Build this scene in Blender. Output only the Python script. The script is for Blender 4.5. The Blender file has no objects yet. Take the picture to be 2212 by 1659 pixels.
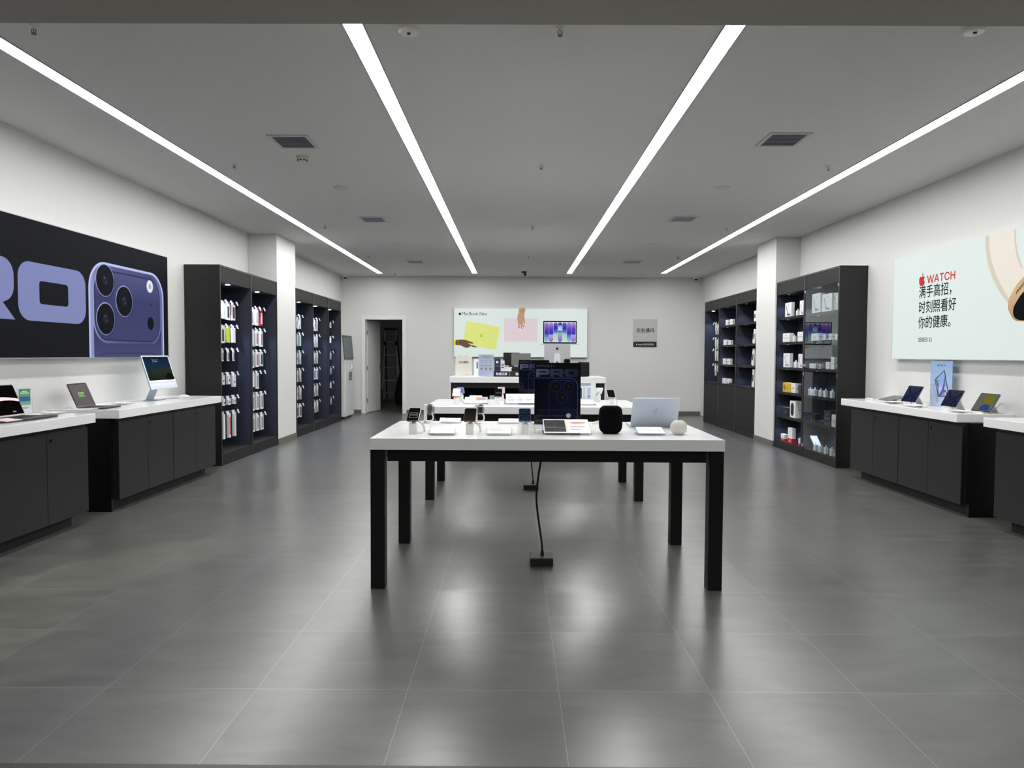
import bpy, bmesh, math, random
from mathutils import Matrix, Vector
random.seed(7)
PI = math.pi
S = bpy.context.scene
C = S.collection

# ------------------------------------------------------------------ camera, world, lights, exposure
CAM_F, CAM_P, CAM_R, CAM_Y, CAM_H = 1556.44, 0.0404461, 0.0050483, -0.0035585, 1.333
def make_camera():
    cp, sp, cy, sy = math.cos(CAM_P), math.sin(CAM_P), math.cos(CAM_Y), math.sin(CAM_Y)
    fw = Vector((sy*cp, cy*cp, -sp)); rt = Vector((cy, -sy, 0)); up = rt.cross(fw)
    r2 = rt*math.cos(CAM_R)+up*math.sin(CAM_R); u2 = -rt*math.sin(CAM_R)+up*math.cos(CAM_R)
    cd = bpy.data.cameras.new('camera'); cd.sensor_width = 36; cd.sensor_fit = 'HORIZONTAL'
    cd.lens = CAM_F/2212*36; cd.clip_start = .05
    co = bpy.data.objects.new('camera', cd); C.objects.link(co)
    m = Matrix((r2, u2, -fw)).transposed().to_4x4(); m.translation = (0, 0, CAM_H)
    co.matrix_world = m; S.camera = co
make_camera()
w = bpy.data.worlds.new('world'); S.world = w; w.use_nodes = True
wn_ = w.node_tree; bgn = wn_.nodes['Background']          # dim mall hall outside: dark at eye level, brighter towards its ceiling
tc_ = wn_.nodes.new('ShaderNodeTexCoord'); sx_ = wn_.nodes.new('ShaderNodeSeparateXYZ'); mr_ = wn_.nodes.new('ShaderNodeMapRange')
mr_.inputs['From Min'].default_value = .06; mr_.inputs['From Max'].default_value = .5; mr_.inputs['To Min'].default_value = .05; mr_.inputs['To Max'].default_value = .95
wn_.links.new(tc_.outputs['Generated'], sx_.inputs[0]); wn_.links.new(sx_.outputs['Z'], mr_.inputs['Value']); wn_.links.new(mr_.outputs[0], bgn.inputs[1])
bgn.inputs[0].default_value = (.97, 1, .93, 1)
S.view_settings.view_transform = 'Standard'; S.view_settings.look = 'None'
S.view_settings.exposure = 0.0; S.view_settings.gamma = 1.0; S.view_settings.use_curve_mapping = False
STRIP_E = 38.0
def lamp(name, kind, loc, energy, col=(1, 1, 1), parent=None, **kw):
    l = bpy.data.lights.new(name, kind); l.energy = energy; l.color = col
    for k, v in kw.items(): setattr(l, k, v)
    o = bpy.data.objects.new(name, l); C.objects.link(o); o.location = loc; o.parent = parent
    return o
def aim(o, to):
    o.rotation_euler = (Vector(to)-Vector(o.location)).to_track_quat('-Z', 'Y').to_euler()
for src, dst, e_, sz in (((-5.6, -.4, 2.7), (-2.45, 4.45, 0), 1500, .13), ((-5.6, -.9, 2.7), (-2.5, 3.42, 0), 1000, .12), ((-5.2, -1.4, 2.7), (-2.3, 2.75, 0), 500, .12)):
    m_ = lamp('mall_lamp', 'SPOT', src, e_, (1, 1, .80), spot_size=sz, spot_blend=.55, shadow_soft_size=.04); aim(m_, dst)

# ------------------------------------------------------------------ materials
def lin(c): return c/12.92 if c <= .04045 else ((c+.055)/1.055)**2.4
def hx(s):
    s = s.lstrip('#'); return tuple(lin(int(s[i:i+2], 16)/255) for i in (0, 2, 4))
MATS = {}
def mat(name, col, rough=.5, metal=0, em=0, emc=None, spec=.5, coat=0, noise=0, nscale=40, bump=0):
    if name in MATS: return MATS[name]
    if isinstance(col, str): col = hx(col)
    m = bpy.data.materials.new(name); m.use_nodes = True; nt = m.node_tree
    b = nt.nodes['Principled BSDF']
    b.inputs['Base Color'].default_value = (*col, 1); b.inputs['Roughness'].default_value = rough
    b.inputs['Metallic'].default_value = metal; b.inputs['Specular IOR Level'].default_value = spec
    b.inputs['Coat Weight'].default_value = coat
    if em:
        e = hx(emc) if isinstance(emc, str) else (emc or col)
        b.inputs['Emission Color'].default_value = (*e, 1); b.inputs['Emission Strength'].default_value = em
    if noise or bump:
        tc = nt.nodes.new('ShaderNodeTexCoord'); n = nt.nodes.new('ShaderNodeTexNoise')
        n.inputs['Scale'].default_value = nscale; n.inputs['Detail'].default_value = 4
        nt.links.new(tc.outputs['Object'], n.inputs['Vector'])
        if noise:
            r = nt.nodes.new('ShaderNodeMapRange'); r.inputs['To Min'].default_value = 1-noise; r.inputs['To Max'].default_value = 1+noise
            nt.links.new(n.outputs['Fac'], r.inputs['Value'])
            x = nt.nodes.new('ShaderNodeVectorMath'); x.operation = 'SCALE'; x.inputs[0].default_value = col
            nt.links.new(r.outputs[0], x.inputs['Scale']); nt.links.new(x.outputs[0], b.inputs['Base Color'])
        if bump:
            bp = nt.nodes.new('ShaderNodeBump'); bp.inputs['Strength'].default_value = bump; bp.inputs['Distance'].default_value = .002
            nt.links.new(n.outputs['Fac'], bp.inputs['Height']); nt.links.new(bp.outputs[0], b.inputs['Normal'])
    MATS[name] = m; return m
def glassy(name, tint=(.95, .98, .97), k=1.0, rough=0.0):
    """thin clear sheet: mostly passes light straight through, mirrors a little more at grazing angles"""
    m = bpy.data.materials.new(name); m.use_nodes = True; nt = m.node_tree; nt.nodes.clear()
    o = nt.nodes.new('ShaderNodeOutputMaterial'); mx = nt.nodes.new('ShaderNodeMixShader')
    t = nt.nodes.new('ShaderNodeBsdfTransparent'); g = nt.nodes.new('ShaderNodeBsdfGlossy'); f = nt.nodes.new('ShaderNodeFresnel')
    f.inputs['IOR'].default_value = 1.5; t.inputs[0].default_value = (*tint, 1); g.inputs['Roughness'].default_value = rough
    q = nt.nodes.new('ShaderNodeMath'); q.operation = 'MULTIPLY'; q.inputs[1].default_value = k
    L = nt.links.new
    ge = nt.nodes.new('ShaderNodeNewGeometry'); iv = nt.nodes.new('ShaderNodeMath'); iv.operation = 'SUBTRACT'; iv.inputs[0].default_value = 1.0; L(ge.outputs['Backfacing'], iv.inputs[1])
    q2 = nt.nodes.new('ShaderNodeMath'); q2.operation = 'MULTIPLY'; L(q.outputs[0], q2.inputs[0]); L(iv.outputs[0], q2.inputs[1])
    L(f.outputs[0], q.inputs[0]); L(q2.outputs[0], mx.inputs[0]); L(t.outputs[0], mx.inputs[1]); L(g.outputs[0], mx.inputs[2]); L(mx.outputs[0], o.inputs[0])
    MATS[name] = m; return m
def ramp(name, stops, axis='Z', rough=.4, em=0, base=1.0, coat=0, spec=0.0):
    """printed artwork whose ink changes along one direction of the sheet"""
    m = bpy.data.materials.new(name); m.use_nodes = True; nt = m.node_tree; b = nt.nodes['Principled BSDF']
    tc = nt.nodes.new('ShaderNodeTexCoord'); sx = nt.nodes.new('ShaderNodeSeparateXYZ'); cr = nt.nodes.new('ShaderNodeValToRGB')
    L = nt.links.new; L(tc.outputs['Generated'], sx.inputs[0]); L(sx.outputs[axis], cr.inputs[0])
    e = cr.color_ramp.elements
    while len(e) < len(stops): e.new(.5)
    for el, (p, c) in zip(e, stops): el.position = p; el.color = (*hx(c), 1)
    b.inputs['Roughness'].default_value = rough; b.inputs['Coat Weight'].default_value = coat; b.inputs['Specular IOR Level'].default_value = spec
    if base != 1.0:
        x = nt.nodes.new('ShaderNodeVectorMath'); x.operation = 'SCALE'; x.inputs['Scale'].default_value = base
        L(cr.outputs[0], x.inputs[0]); L(x.outputs[0], b.inputs['Base Color'])
    else: L(cr.outputs[0], b.inputs['Base Color'])
    if em: L(cr.outputs[0], b.inputs['Emission Color']); b.inputs['Emission Strength'].default_value = em
    MATS[name] = m; return m
def lit(name, c, em=.52, base=.45, rough=.6):
    """ink on a backlit fabric: part printed colour, part glow"""
    if 'lit_'+name in MATS: return MATS['lit_'+name]
    col = hx(c); return mat('lit_'+name, tuple(v*base for v in col), rough, em=em, emc=col, spec=.04)

WALL = mat('wall_paint', (.69, .69, .678), .65, spec=.3, noise=.015, nscale=30, bump=.05)
CEIL = mat('ceiling_paint', (.64, .64, .622), .8, spec=.2, noise=.01, nscale=25)
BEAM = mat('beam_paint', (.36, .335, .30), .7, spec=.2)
SKIRT = mat('skirting_stone', (.13, .12, .10), .35, noise=.1, nscale=8)
WHITE = mat('white_top', (.93, .93, .94), .14, spec=.55, noise=.02, nscale=5)
WHITE_EDGE = WHITE
BLACKM = mat('black_powder_coat', (.0025, .0032, .0032), .4, spec=.3)
CHAR = mat('charcoal_laminate', (.0125, .0125, .0128), .42, spec=.4, noise=.05, nscale=12)
CHARLIGHT = mat('charcoal_front', (.027, .027, .0265), .6, spec=.08, noise=.04, nscale=12)
NAVY = mat('led_tinted_interior', (.024, .028, .046), .5, noise=.05, nscale=10)  # navy puts the downlights' bluish tint into the cabinet interior colour
BLK = mat('black_gloss', (.004, .004, .005), .15)
BLKM = mat('black_matte', (.006, .006, .007), .7)
WPL = mat('white_plastic', (.80, .80, .80), .35)
WCARD = mat('white_card', (.80, .80, .81), .5)
CREAM = mat('cream_cable', (.72, .71, .63), .4)
SILVER = mat('aluminium', (.60, .61, .62), .32, metal=.9)
SILVERD = mat('vent_aluminium', (.44, .46, .50), .45, metal=.4)
CHROME = mat('chrome', (.8, .8, .8), .12, metal=1)
DARKV = mat('vent_shade_dark', (.02, .02, .02), .8)
LED = mat('downlight_led', (.9, .9, .9), .5, em=14, emc=(.85, .92, 1))
LEDR = mat('recessed_led', (.5, .5, .5), .5, em=.8, emc=(.85, .92, 1))
STRIP = mat('light_diffuser', (.9, .9, .9), .5, em=STRIP_E, emc=(1, 1, .985))
GLASS = glassy('door_glass', (.93, .955, .95), 1.8)
ACRYL = glassy('clear_acrylic', (.985, .99, .992), 1.2)
INK = mat('black_ink', '#15171b', .5)
GREYINK = mat('grey_ink', '#8d939b', .5)
RED = mat('red_print', '#c8202f', .45)

def floor_mat():
    m = bpy.data.materials.new('grey_floor_tiles'); m.use_nodes = True; nt = m.node_tree; b = nt.nodes['Principled BSDF']; L = nt.links.new; N = nt.nodes.new
    def math_(op, a, b_=None):
        n = N('ShaderNodeMath'); n.operation = op
        for i, v in enumerate((a, b_)):
            if v is None: continue
            if isinstance(v, (int, float)): n.inputs[i].default_value = v
            else: L(v, n.inputs[i])
        return n.outputs[0]
    g = N('ShaderNodeNewGeometry'); s = N('ShaderNodeSeparateXYZ'); L(g.outputs['Position'], s.inputs[0])
    x = math_('DIVIDE', math_('SUBTRACT', s.outputs[0], -2.8183-6), .6); y = math_('DIVIDE', math_('SUBTRACT', s.outputs[1], 2.8125-6), .6)
    def edge(v):
        f = math_('FRACT', v); return math_('MULTIPLY', math_('MINIMUM', f, math_('SUBTRACT', 1.0, f)), .6)
    d = math_('MINIMUM', edge(x), edge(y)); gr = math_('LESS_THAN', d, .0010)
    cb = N('ShaderNodeCombineXYZ'); L(math_('FLOOR', x), cb.inputs[0]); L(math_('FLOOR', y), cb.inputs[1])
    wn = N('ShaderNodeTexWhiteNoise'); L(cb.outputs[0], wn.inputs['Vector'])
    mp = N('ShaderNodeMapping'); mp.inputs['Scale'].default_value = (1.1, 3.2, 1); L(g.outputs['Position'], mp.inputs[0])
    av = N('ShaderNodeVectorMath'); av.operation = 'ADD'; L(mp.outputs[0], av.inputs[0])
    sc = N('ShaderNodeVectorMath'); sc.operation = 'SCALE'; sc.inputs['Scale'].default_value = 30; L(cb.outputs[0], sc.inputs[0]); L(sc.outputs[0], av.inputs[1])
    n1 = N('ShaderNodeTexNoise'); n1.inputs['Scale'].default_value = 2.2; n1.inputs['Detail'].default_value = 8; n1.inputs['Roughness'].default_value = .62; n1.inputs['Distortion'].default_value = .6; L(av.outputs[0], n1.inputs['Vector'])
    n2 = N('ShaderNodeTexNoise'); n2.inputs['Scale'].default_value = 160; n2.inputs['Detail'].default_value = 3; L(g.outputs['Position'], n2.inputs['Vector'])
    v = math_('ADD', math_('ADD', .42, math_('MULTIPLY', n1.outputs['Fac'], 1.0)), math_('MULTIPLY', wn.outputs['Value'], .07))
    v = math_('ADD', v, math_('MULTIPLY', math_('SUBTRACT', n2.outputs['Fac'], .5), .35))
    c = N('ShaderNodeVectorMath'); c.operation = 'SCALE'; c.inputs[0].default_value = (.100, .098, .091); L(v, c.inputs['Scale'])
    mx = N('ShaderNodeMix'); mx.data_type = 'RGBA'; L(gr, mx.inputs['Factor']); L(c.outputs[0], mx.inputs['A']); mx.inputs['B'].default_value = (.27, .265, .245, 1)
    L(mx.outputs['Result'], b.inputs['Base Color'])
    r = math_('ADD', .276, math_('MULTIPLY', n1.outputs['Fac'], .012)); L(math_('ADD', r, math_('MULTIPLY', gr, .0)), b.inputs['Roughness'])
    bm_ = N('ShaderNodeBump'); bm_.inputs['Strength'].default_value = .045; bm_.inputs['Distance'].default_value = .004
    # each tile is bedded at a very slightly different tilt
    tv = N('ShaderNodeVectorMath'); tv.operation = 'MULTIPLY_ADD'; L(wn.outputs['Color'], tv.inputs[0]); tv.inputs[1].default_value = (.022, .022, 0); tv.inputs[2].default_value = (-.011, -.011, 1)
    nv = N('ShaderNodeVectorMath'); nv.operation = 'NORMALIZE'; L(tv.outputs[0], nv.inputs[0]); L(nv.outputs[0], bm_.inputs['Normal'])
    L(math_('SUBTRACT', math_('MULTIPLY', n2.outputs['Fac'], .15), math_('MULTIPLY', gr, .5)), bm_.inputs['Height']); L(bm_.outputs[0], b.inputs['Normal'])
    b.inputs['Specular IOR Level'].default_value = .85
    return m
FLOOR = floor_mat()

# ------------------------------------------------------------------ mesh helpers
try:      # the sans face that ships inside Blender; without it the built-in one is used
    import os
    SANS = bpy.data.fonts.load(os.path.join(bpy.utils.system_resource('DATAFILES'), 'fonts', 'Inter.woff2'))
except Exception: SANS = None
class MB:
    def __init__(s): s.bm = bmesh.new()
    def _new(s, n0, M=None):
        vs = s.bm.verts[:][n0:]
        if M is not None: bmesh.ops.transform(s.bm, matrix=M, verts=vs)
        return s
    def box(s, x0, x1, y0, y1, z0, z1, bev=0, M=None, seg=2):
        n0 = len(s.bm.verts)
        r = bmesh.ops.create_cube(s.bm, size=1)
        mm = Matrix.Translation(((x0+x1)/2, (y0+y1)/2, (z0+z1)/2)) @ Matrix.Diagonal((abs(x1-x0), abs(y1-y0), abs(z1-z0), 1))
        bmesh.ops.transform(s.bm, matrix=mm, verts=r['verts'])
        if bev:
            es = list({e for v in r['verts'] for e in v.link_edges})
            bmesh.ops.bevel(s.bm, geom=es, offset=bev, segments=seg, profile=.5, affect='EDGES', clamp_overlap=True)
            if M is not None:   # bevel renumbers vertices: move everything added since
                pass
        if M is not None:
            s.bm.verts.ensure_lookup_table()
            vs = [v for v in s.bm.verts if v.index == -1 or v.index >= n0] if not bev else None
            if bev:
                raise ValueError('use rbox')
            bmesh.ops.transform(s.bm, matrix=M, verts=r['verts'])
        return s
    def lathe(s, prof, cx=0, cy=0, seg=24, M=None):
        rings = []; allv = []
        for r, z in prof:
            if r < 1e-6: v = [s.bm.verts.new((cx, cy, z))]
            else: v = [s.bm.verts.new((cx+r*math.cos(2*PI*i/seg), cy+r*math.sin(2*PI*i/seg), z)) for i in range(seg)]
            rings.append(v); allv += v
        for a, b in zip(rings, rings[1:]):
            for i in range(seg):
                j = (i+1) % seg
                if len(a) == 1 and len(b) == 1: break
                if len(a) == 1: f = (a[0], b[j], b[i])
                elif len(b) == 1: f = (a[i], a[j], b[0])
                else: f = (a[i], a[j], b[j], b[i])
                try: s.bm.faces.new(f).smooth = True
                except ValueError: pass
        if M is not None: bmesh.ops.transform(s.bm, matrix=M, verts=allv)
        return s
    def cyl(s, cx, cy, z0, z1, r, r2=None, seg=24, M=None):
        r2 = r if r2 is None else r2
        return s.lathe([(0, z0), (r, z0), (r2, z1), (0, z1)], cx, cy, seg, M)
    def tube(s, pts, r, seg=8, sm=True, sub=6):
        P = [Vector(p) for p in pts]
        if sm and len(P) > 2:
            Q = []
            for i in range(len(P)-1):
                a = P[max(i-1, 0)]; b = P[i]; c = P[i+1]; d = P[min(i+2, len(P)-1)]
                for k in range(sub):
                    t = k/sub; Q.append(.5*((2*b)+(c-a)*t+(2*a-5*b+4*c-d)*t*t+(3*b-a-3*c+d)*t**3))
            Q.append(P[-1]); P = Q
        rings = []; prev = None
        for i, p in enumerate(P):
            t = (P[min(i+1, len(P)-1)]-P[max(i-1, 0)]).normalized()
            n = (prev - t*prev.dot(t)) if prev is not None else (Vector((0, 0, 1)) if abs(t.z) < .9 else Vector((1, 0, 0))) - t*(t.z if abs(t.z) < .9 else t.x)
            n.normalize(); prev = n; b = t.cross(n)
            rings.append([s.bm.verts.new(p+(n*math.cos(2*PI*k/seg)+b*math.sin(2*PI*k/seg))*r) for k in range(seg)])
        for a, b in zip(rings, rings[1:]):
            for k in range(seg):
                j = (k+1) % seg; s.bm.faces.new((a[k], a[j], b[j], b[k])).smooth = True
        s.bm.faces.new(rings[0][::-1]); s.bm.faces.new(rings[-1])
        return s
    def plate(s, poly, y0, y1, M=None, flip=False):
        """outline in x-z, solid between depths y0 (viewer side) and y1"""
        a = [s.bm.verts.new((x, y0, z)) for x, z in poly]; b = [s.bm.verts.new((x, y1, z)) for x, z in poly]
        n = len(poly); s.bm.faces.new(a); s.bm.faces.new(b[::-1])
        for i in range(n):
            j = (i+1) % n; s.bm.faces.new((a[j], a[i], b[i], b[j]))
        if M is not None: bmesh.ops.transform(s.bm, matrix=M, verts=a+b)
        return s
    def ring(s, o, i_, y0, y1):
        n = len(o); V = [[s.bm.verts.new((x, y, z)) for x, z in p] for p, y in ((o, y0), (i_, y0), (o, y1), (i_, y1))]
        for k in range(n):
            j = (k+1) % n
            s.bm.faces.new((V[0][k], V[0][j], V[1][j], V[1][k])); s.bm.faces.new((V[2][j], V[2][k], V[3][k], V[3][j]))
            s.bm.faces.new((V[0][j], V[0][k], V[2][k], V[2][j])); s.bm.faces.new((V[1][k], V[1][j], V[3][j], V[3][k]))
        return s
    def build(s, name, m, parent=None, loc=(0, 0, 0), rot=(0, 0, 0), recalc=True):
        if recalc: bmesh.ops.recalc_face_normals(s.bm, faces=s.bm.faces)
        me = bpy.data.meshes.new(name); s.bm.to_mesh(me); s.bm.free()
        me.materials.append(m)
        o = bpy.data.objects.new(name, me); C.objects.link(o); o.location = loc; o.rotation_euler = rot; o.parent = parent
        if any(p.use_smooth for p in me.polygons):
            for p in me.polygons: p.use_smooth = True
            me.set_sharp_from_angle(angle=math.radians(40))
        return o
def B(name, x0, x1, y0, y1, z0, z1, m, parent=None, bev=0, loc=(0, 0, 0), rot=(0, 0, 0)):
    return MB().box(x0, x1, y0, y1, z0, z1, bev).build(name, m, parent, loc, rot)
def rr(cx, cz, ww, hh, r, n=6):
    out = []
    for qx, qz, a0 in ((1, 1, 0), (-1, 1, 90), (-1, -1, 180), (1, -1, 270)):
        for k in range(n+1):
            a = math.radians(a0+90*k/n); out.append((cx+qx*(ww/2-r)+r*math.cos(a), cz+qz*(hh/2-r)+r*math.sin(a)))
    return out
def disc(cx, cz, r, n=32, rz=None): return [(cx+r*math.cos(2*PI*k/n), cz+(rz or r)*math.sin(2*PI*k/n)) for k in range(n)]
def smoothpoly(pts, sub=4):
    P = [Vector((*p, 0)) for p in pts]; n = len(P); out = []
    for i in range(n):
        a, b, c, d = P[i-1], P[i], P[(i+1) % n], P[(i+2) % n]
        for k in range(sub):
            t = k/sub; v = .5*((2*b)+(c-a)*t+(2*a-5*b+4*c-d)*t*t+(3*b-a-3*c+d)*t**3); out.append((v.x, v.y))
    return out
def PL(name, poly, y0, y1, m, parent, M=None): return MB().plate(poly, y0, y1, M).build(name, m, parent)
def thing(name, label, cat, loc=(0, 0, 0), rz=0, group=None, rot=None):
    o = bpy.data.objects.new(name, None); C.objects.link(o); o.location = loc; o.rotation_euler = rot or (0, 0, rz); o.empty_display_size = .1
    return tag(o, label, cat, group)
def tag(o, label, cat, group=None):
    o['label'] = label; o['category'] = cat
    if group: o['group'] = group
    return o
def struct(o): o['kind'] = 'structure'; return o
def dup(root, loc=None, label=None, rz=None, group=None):
    r = root.copy(); C.objects.link(r)
    if loc: r.location = loc
    if rz is not None: r.rotation_euler = (0, 0, rz)
    if label: r['label'] = label
    if group: r['group'] = group
    for ch in list(root.children):
        c = ch.copy(); C.objects.link(c); c.parent = r
        for gch in list(ch.children):
            d = gch.copy(); C.objects.link(d); d.parent = c
    return r
def text(name, body, x, z, size, y, m, parent, align='LEFT', bold=0, sx=1, sans=True):
    cu = bpy.data.curves.new(name, 'FONT'); cu.body = body; cu.size = size; cu.align_x = align; cu.extrude = 0
    if SANS and sans and max(body) < '\u2000': cu.font = SANS; cu.size = size*1.3
    ob = bpy.data.objects.new(name, cu); C.objects.link(ob)
    bpy.context.view_layer.update()
    me = bpy.data.meshes.new_from_object(ob)
    C.objects.unlink(ob); bpy.data.objects.remove(ob)
    me.transform(Matrix(((sx, 0, 0, x), (0, 0, -1, y), (0, 1, 0, z), (0, 0, 0, 1))))
    if bold:      # heavier weight: the same strokes repeated a hair to each side
        b = bmesh.new()
        for dx, dz in ((0, 0), (bold, 0), (-bold, 0), (0, bold), (0, -bold)):
            n0 = len(b.verts); b.from_mesh(me); b.verts.ensure_lookup_table()
            bmesh.ops.translate(b, vec=(dx, -1e-5*n0/max(len(me.vertices), 1), dz), verts=b.verts[n0:])
        b.to_mesh(me); b.free()
    me.materials.clear(); me.materials.append(m); me.name = name
    o = bpy.data.objects.new(name, me); C.objects.link(o); o.parent = parent
    return o
APPLE = smoothpoly([(0, .30), (.14, .345), (.30, .32), (.40, .235), (.325, .15), (.30, .02), (.345, -.10), (.425, -.165), (.37, -.30), (.27, -.44), (.17, -.475), (.06, -.44), (-.05, -.445), (-.17, -.475), (-.28, -.41), (-.38, -.25), (-.43, -.05), (-.42, .13), (-.33, .28), (-.19, .345)], 3)
LEAF = smoothpoly([(.01, .37), (.09, .40), (.17, .50), (.19, .62), (.09, .585), (.02, .49)], 3)
def fruit(parent, x, z, s, y, m, name='logo'):
    b = MB()
    for p in (APPLE, LEAF): b.plate([(x+a*s, z+c*s) for a, c in p], y, y+.0012)
    return b.build(name, m, parent)
RA = {0: 'first', 1: 'second', 2: 'third', 3: 'fourth', 4: 'fifth', 5: 'sixth'}
L90, R90 = PI/2, -PI/2

# ------------------------------------------------------------------ the room
XL, XR, YB, ZC = -3.88, 4.17, 16.15, 3.07
struct(B('floor', -5.2, 5.4, 2.28, 21.4, -.1, 0, FLOOR))
struct(B('trim_1', -5.2, 5.4, 1.2, 2.28, -.1, .002, mat('threshold_stone', (.045, .036, .030), .4)))
struct(B('ceiling', -4.4, 4.8, 3.4, 16.3, ZC, ZC+.1, CEIL))
struct(B('wall_left', XL-.2, XL, 3.0, 16.3, 0, ZC, WALL))
struct(B('wall_right', XR, XR+.2, 3.0, 16.3, 0, ZC, WALL))
wb = MB(); wb.box(XL, -3.35, YB, YB+.14, 0, ZC); wb.box(-2.51, XR, YB, YB+.14, 0, ZC); wb.box(-3.35, -2.51, YB, YB+.14, 2.11, ZC)
struct(wb.build('wall_back', WALL))
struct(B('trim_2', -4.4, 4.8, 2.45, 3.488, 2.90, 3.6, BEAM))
for nm, x0, x1, y0, y1 in (('trim_3', XL, -3.46, 10.51, 11.39), ('trim_4', 3.815, XR, 10.62, 11.44)):
    p = struct(B(nm, x0, x1, y0, y1, 0, ZC, WALL, bev=.006))
    p_ = MB()
    if x0 < 0: p_.box(x0+.001, x1+.008, y0-.004, y1+.004, 0, .085)
    else: p_.box(x0-.008, x1-.001, y0-.004, y1+.004, 0, .085)
    p_.build('baseboard', SKIRT, p)
bb = MB(); bb.box(XL, -3.43, YB-.012, YB, 0, .085); bb.box(-2.43, XR, YB-.012, YB, 0, .085); struct(bb.build('baseboard_back', SKIRT))
# storeroom behind the open door
SW = mat('storeroom_paint', (.82, .83, .82), .7)
for nm, a in (('wall_storeroom_left', (-4.5, -4.4, YB+.14, 21.4, 0, 2.9)), ('wall_storeroom_right', (-1.9, -1.8, YB+.14, 21.4, 0, 2.9)), ('wall_storeroom_rear', (-4.5, -1.8, 21.3, 21.4, 0, 2.9))):
    struct(B(nm, *a, SW))
struct(B('ceiling_storeroom', -4.5, -1.8, YB+.14, 21.4, 2.9, 3.0, SW))
# door
DOORW = mat('door_white', (.76, .76, .75), .4)
d = MB(); d.box(-3.435, -3.345, YB-.018, YB+.16, 0, 2.115, .003); d.box(-2.515, -2.425, YB-.018, YB+.16, 0, 2.115, .003); d.box(-3.435, -2.425, YB-.018, YB+.16, 2.105, 2.195, .003)
dr = struct(d.build('door_1', DOORW))
leaf = B('door_leaf', 0, .83, 0, .04, .01, 2.10, DOORW, dr, .002, (-3.335, YB+.155, 0), (0, 0, math.radians(80)))
hb = MB()
hb.box(.755, .785, -.008, 0, .93, 1.12, .003); hb.tube([(.77, -.005, 1.06), (.77, -.05, 1.06), (.67, -.055, 1.06)], .009, sm=False)
hb.box(.755, .785, .04, .048, .93, 1.12, .003); hb.tube([(.77, .045, 1.06), (.77, .09, 1.06), (.67, .095, 1.06)], .009, sm=False)
hb.build('handle', CHROME, leaf)
for z in (.28, 1.02, 1.82): MB().box(-.016, .012, -.012, .03, z-.05, z+.05, .002).build('hinge', mat('hinge_steel', (.25, .24, .22), .4, metal=.7), leaf)

# ------------------------------------------------------------------ ceiling fittings
STRIPG = 'linear lights running the length of the ceiling'
slab = ['leftmost of the four long white linear lights set along the ceiling', 'second from left of the four long ceiling linear lights', 'third from left of the four long ceiling linear lights', 'rightmost of the four long white linear lights set along the ceiling']
for (x, y0, y1), lb in zip(((-2.895, 3.55, 15.52), (-.862, 3.55, 15.44), (1.149, 3.55, 15.37), (3.125, 3.55, 15.28)), slab):
    t = thing('linear_ceiling_light', lb, 'ceiling light', (x, (y0+y1)/2, ZC), 0, STRIPG); h = (y1-y0)/2
    B('diffuser', -.051, .051, -h, h, -.004, 0, STRIP, t)
    f = MB()
    for s in (-1, 1): f.box(s*.051, s*.058, -h, h, -.006, .0)
    f.box(-.058, .058, -h-.007, -h, -.006, 0); f.box(-.058, .058, h, h+.007, -.006, 0)
    f.build('frame', mat('light_trim', (.35, .35, .34), .5), t)
def vent(x, y, lb):
    t = thing('air_vent', lb, 'vent', (x, y, ZC), 0, 'square ceiling air vents')
    f = MB(); a, b = .165, .182
    f.box(-a, -a+.03, -b, b, -.008, 0); f.box(a-.03, a, -b, b, -.008, 0); f.box(-a+.03, a-.03, -b, -b+.03, -.008, 0); f.box(-a+.03, a-.03, b-.03, b, -.008, 0)
    f.build('frame', mat('vent_frame', (.50, .51, .52), .45), t)
    B('duct_shade_plate', -a+.03, a-.03, -b+.03, b-.03, -.001, 0, DARKV, t)  # flat dark plate standing in for the shade inside the duct
    s = MB()
    for k in range(9):
        yy = -b+.045+k*(2*b-.09)/8; s.box(-a+.03, a-.03, -.0012, .0012, -.0035, .0035, M=Matrix.Translation((0, yy, -.006)) @ Matrix.Rotation(.2, 4, 'X'))
    s.build('louvre', SILVERD, t)
for x, y, lb in ((-1.82, 5.97, 'left ceiling air vent nearest the shop front, beside the smoke detector'), (2.145, 5.86, 'right ceiling air vent nearest the shop front'), (-1.83, 9.36, 'middle of the three air vents between the left linear lights'), (2.13, 9.23, 'middle of the three air vents between the right linear lights'), (-1.875, 13.6, 'farthest left ceiling air vent, near the back wall'), (2.17, 13.46, 'farthest right ceiling air vent, near the back wall')):
    vent(x, y, lb)
def sprinkler():
    t = thing('sprinkler_head', '', 'sprinkler', (0, 0, ZC), 0, 'fire sprinklers on the ceiling')
    MB().lathe([(0, 0), (.035, 0), (.032, -.006), (.012, -.01), (.012, -.022), (0, -.022)], seg=16).build('escutcheon', mat('sprinkler_white', (.65, .65, .63), .4), t)
    b = MB()
    for s in (-1, 1): b.tube([(s*.009, 0, -.02), (s*.016, 0, -.03), (s*.014, 0, -.046), (s*.003, 0, -.056)], .0028, 6)
    b.tube([(0, 0, -.02), (0, 0, -.056)], .0025, 6, False); b.build('yoke', mat('sprinkler_metal', (.06, .06, .06), .4, metal=.6), t)
    MB().lathe([(0, -.056), (.018, -.057), (.018, -.061), (0, -.061)], seg=14).build('deflector', mat('sprinkler_metal', 0), t)
    return t
SPX = ((-2.57, 'left'), (.232, 'middle'), (2.85, 'right'))
SPY = (3.90, 6.65, 9.8, 12.69, 15.5)
sp0 = sprinkler(); sp0.scale = (.72, .72, .72); first = True
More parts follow.
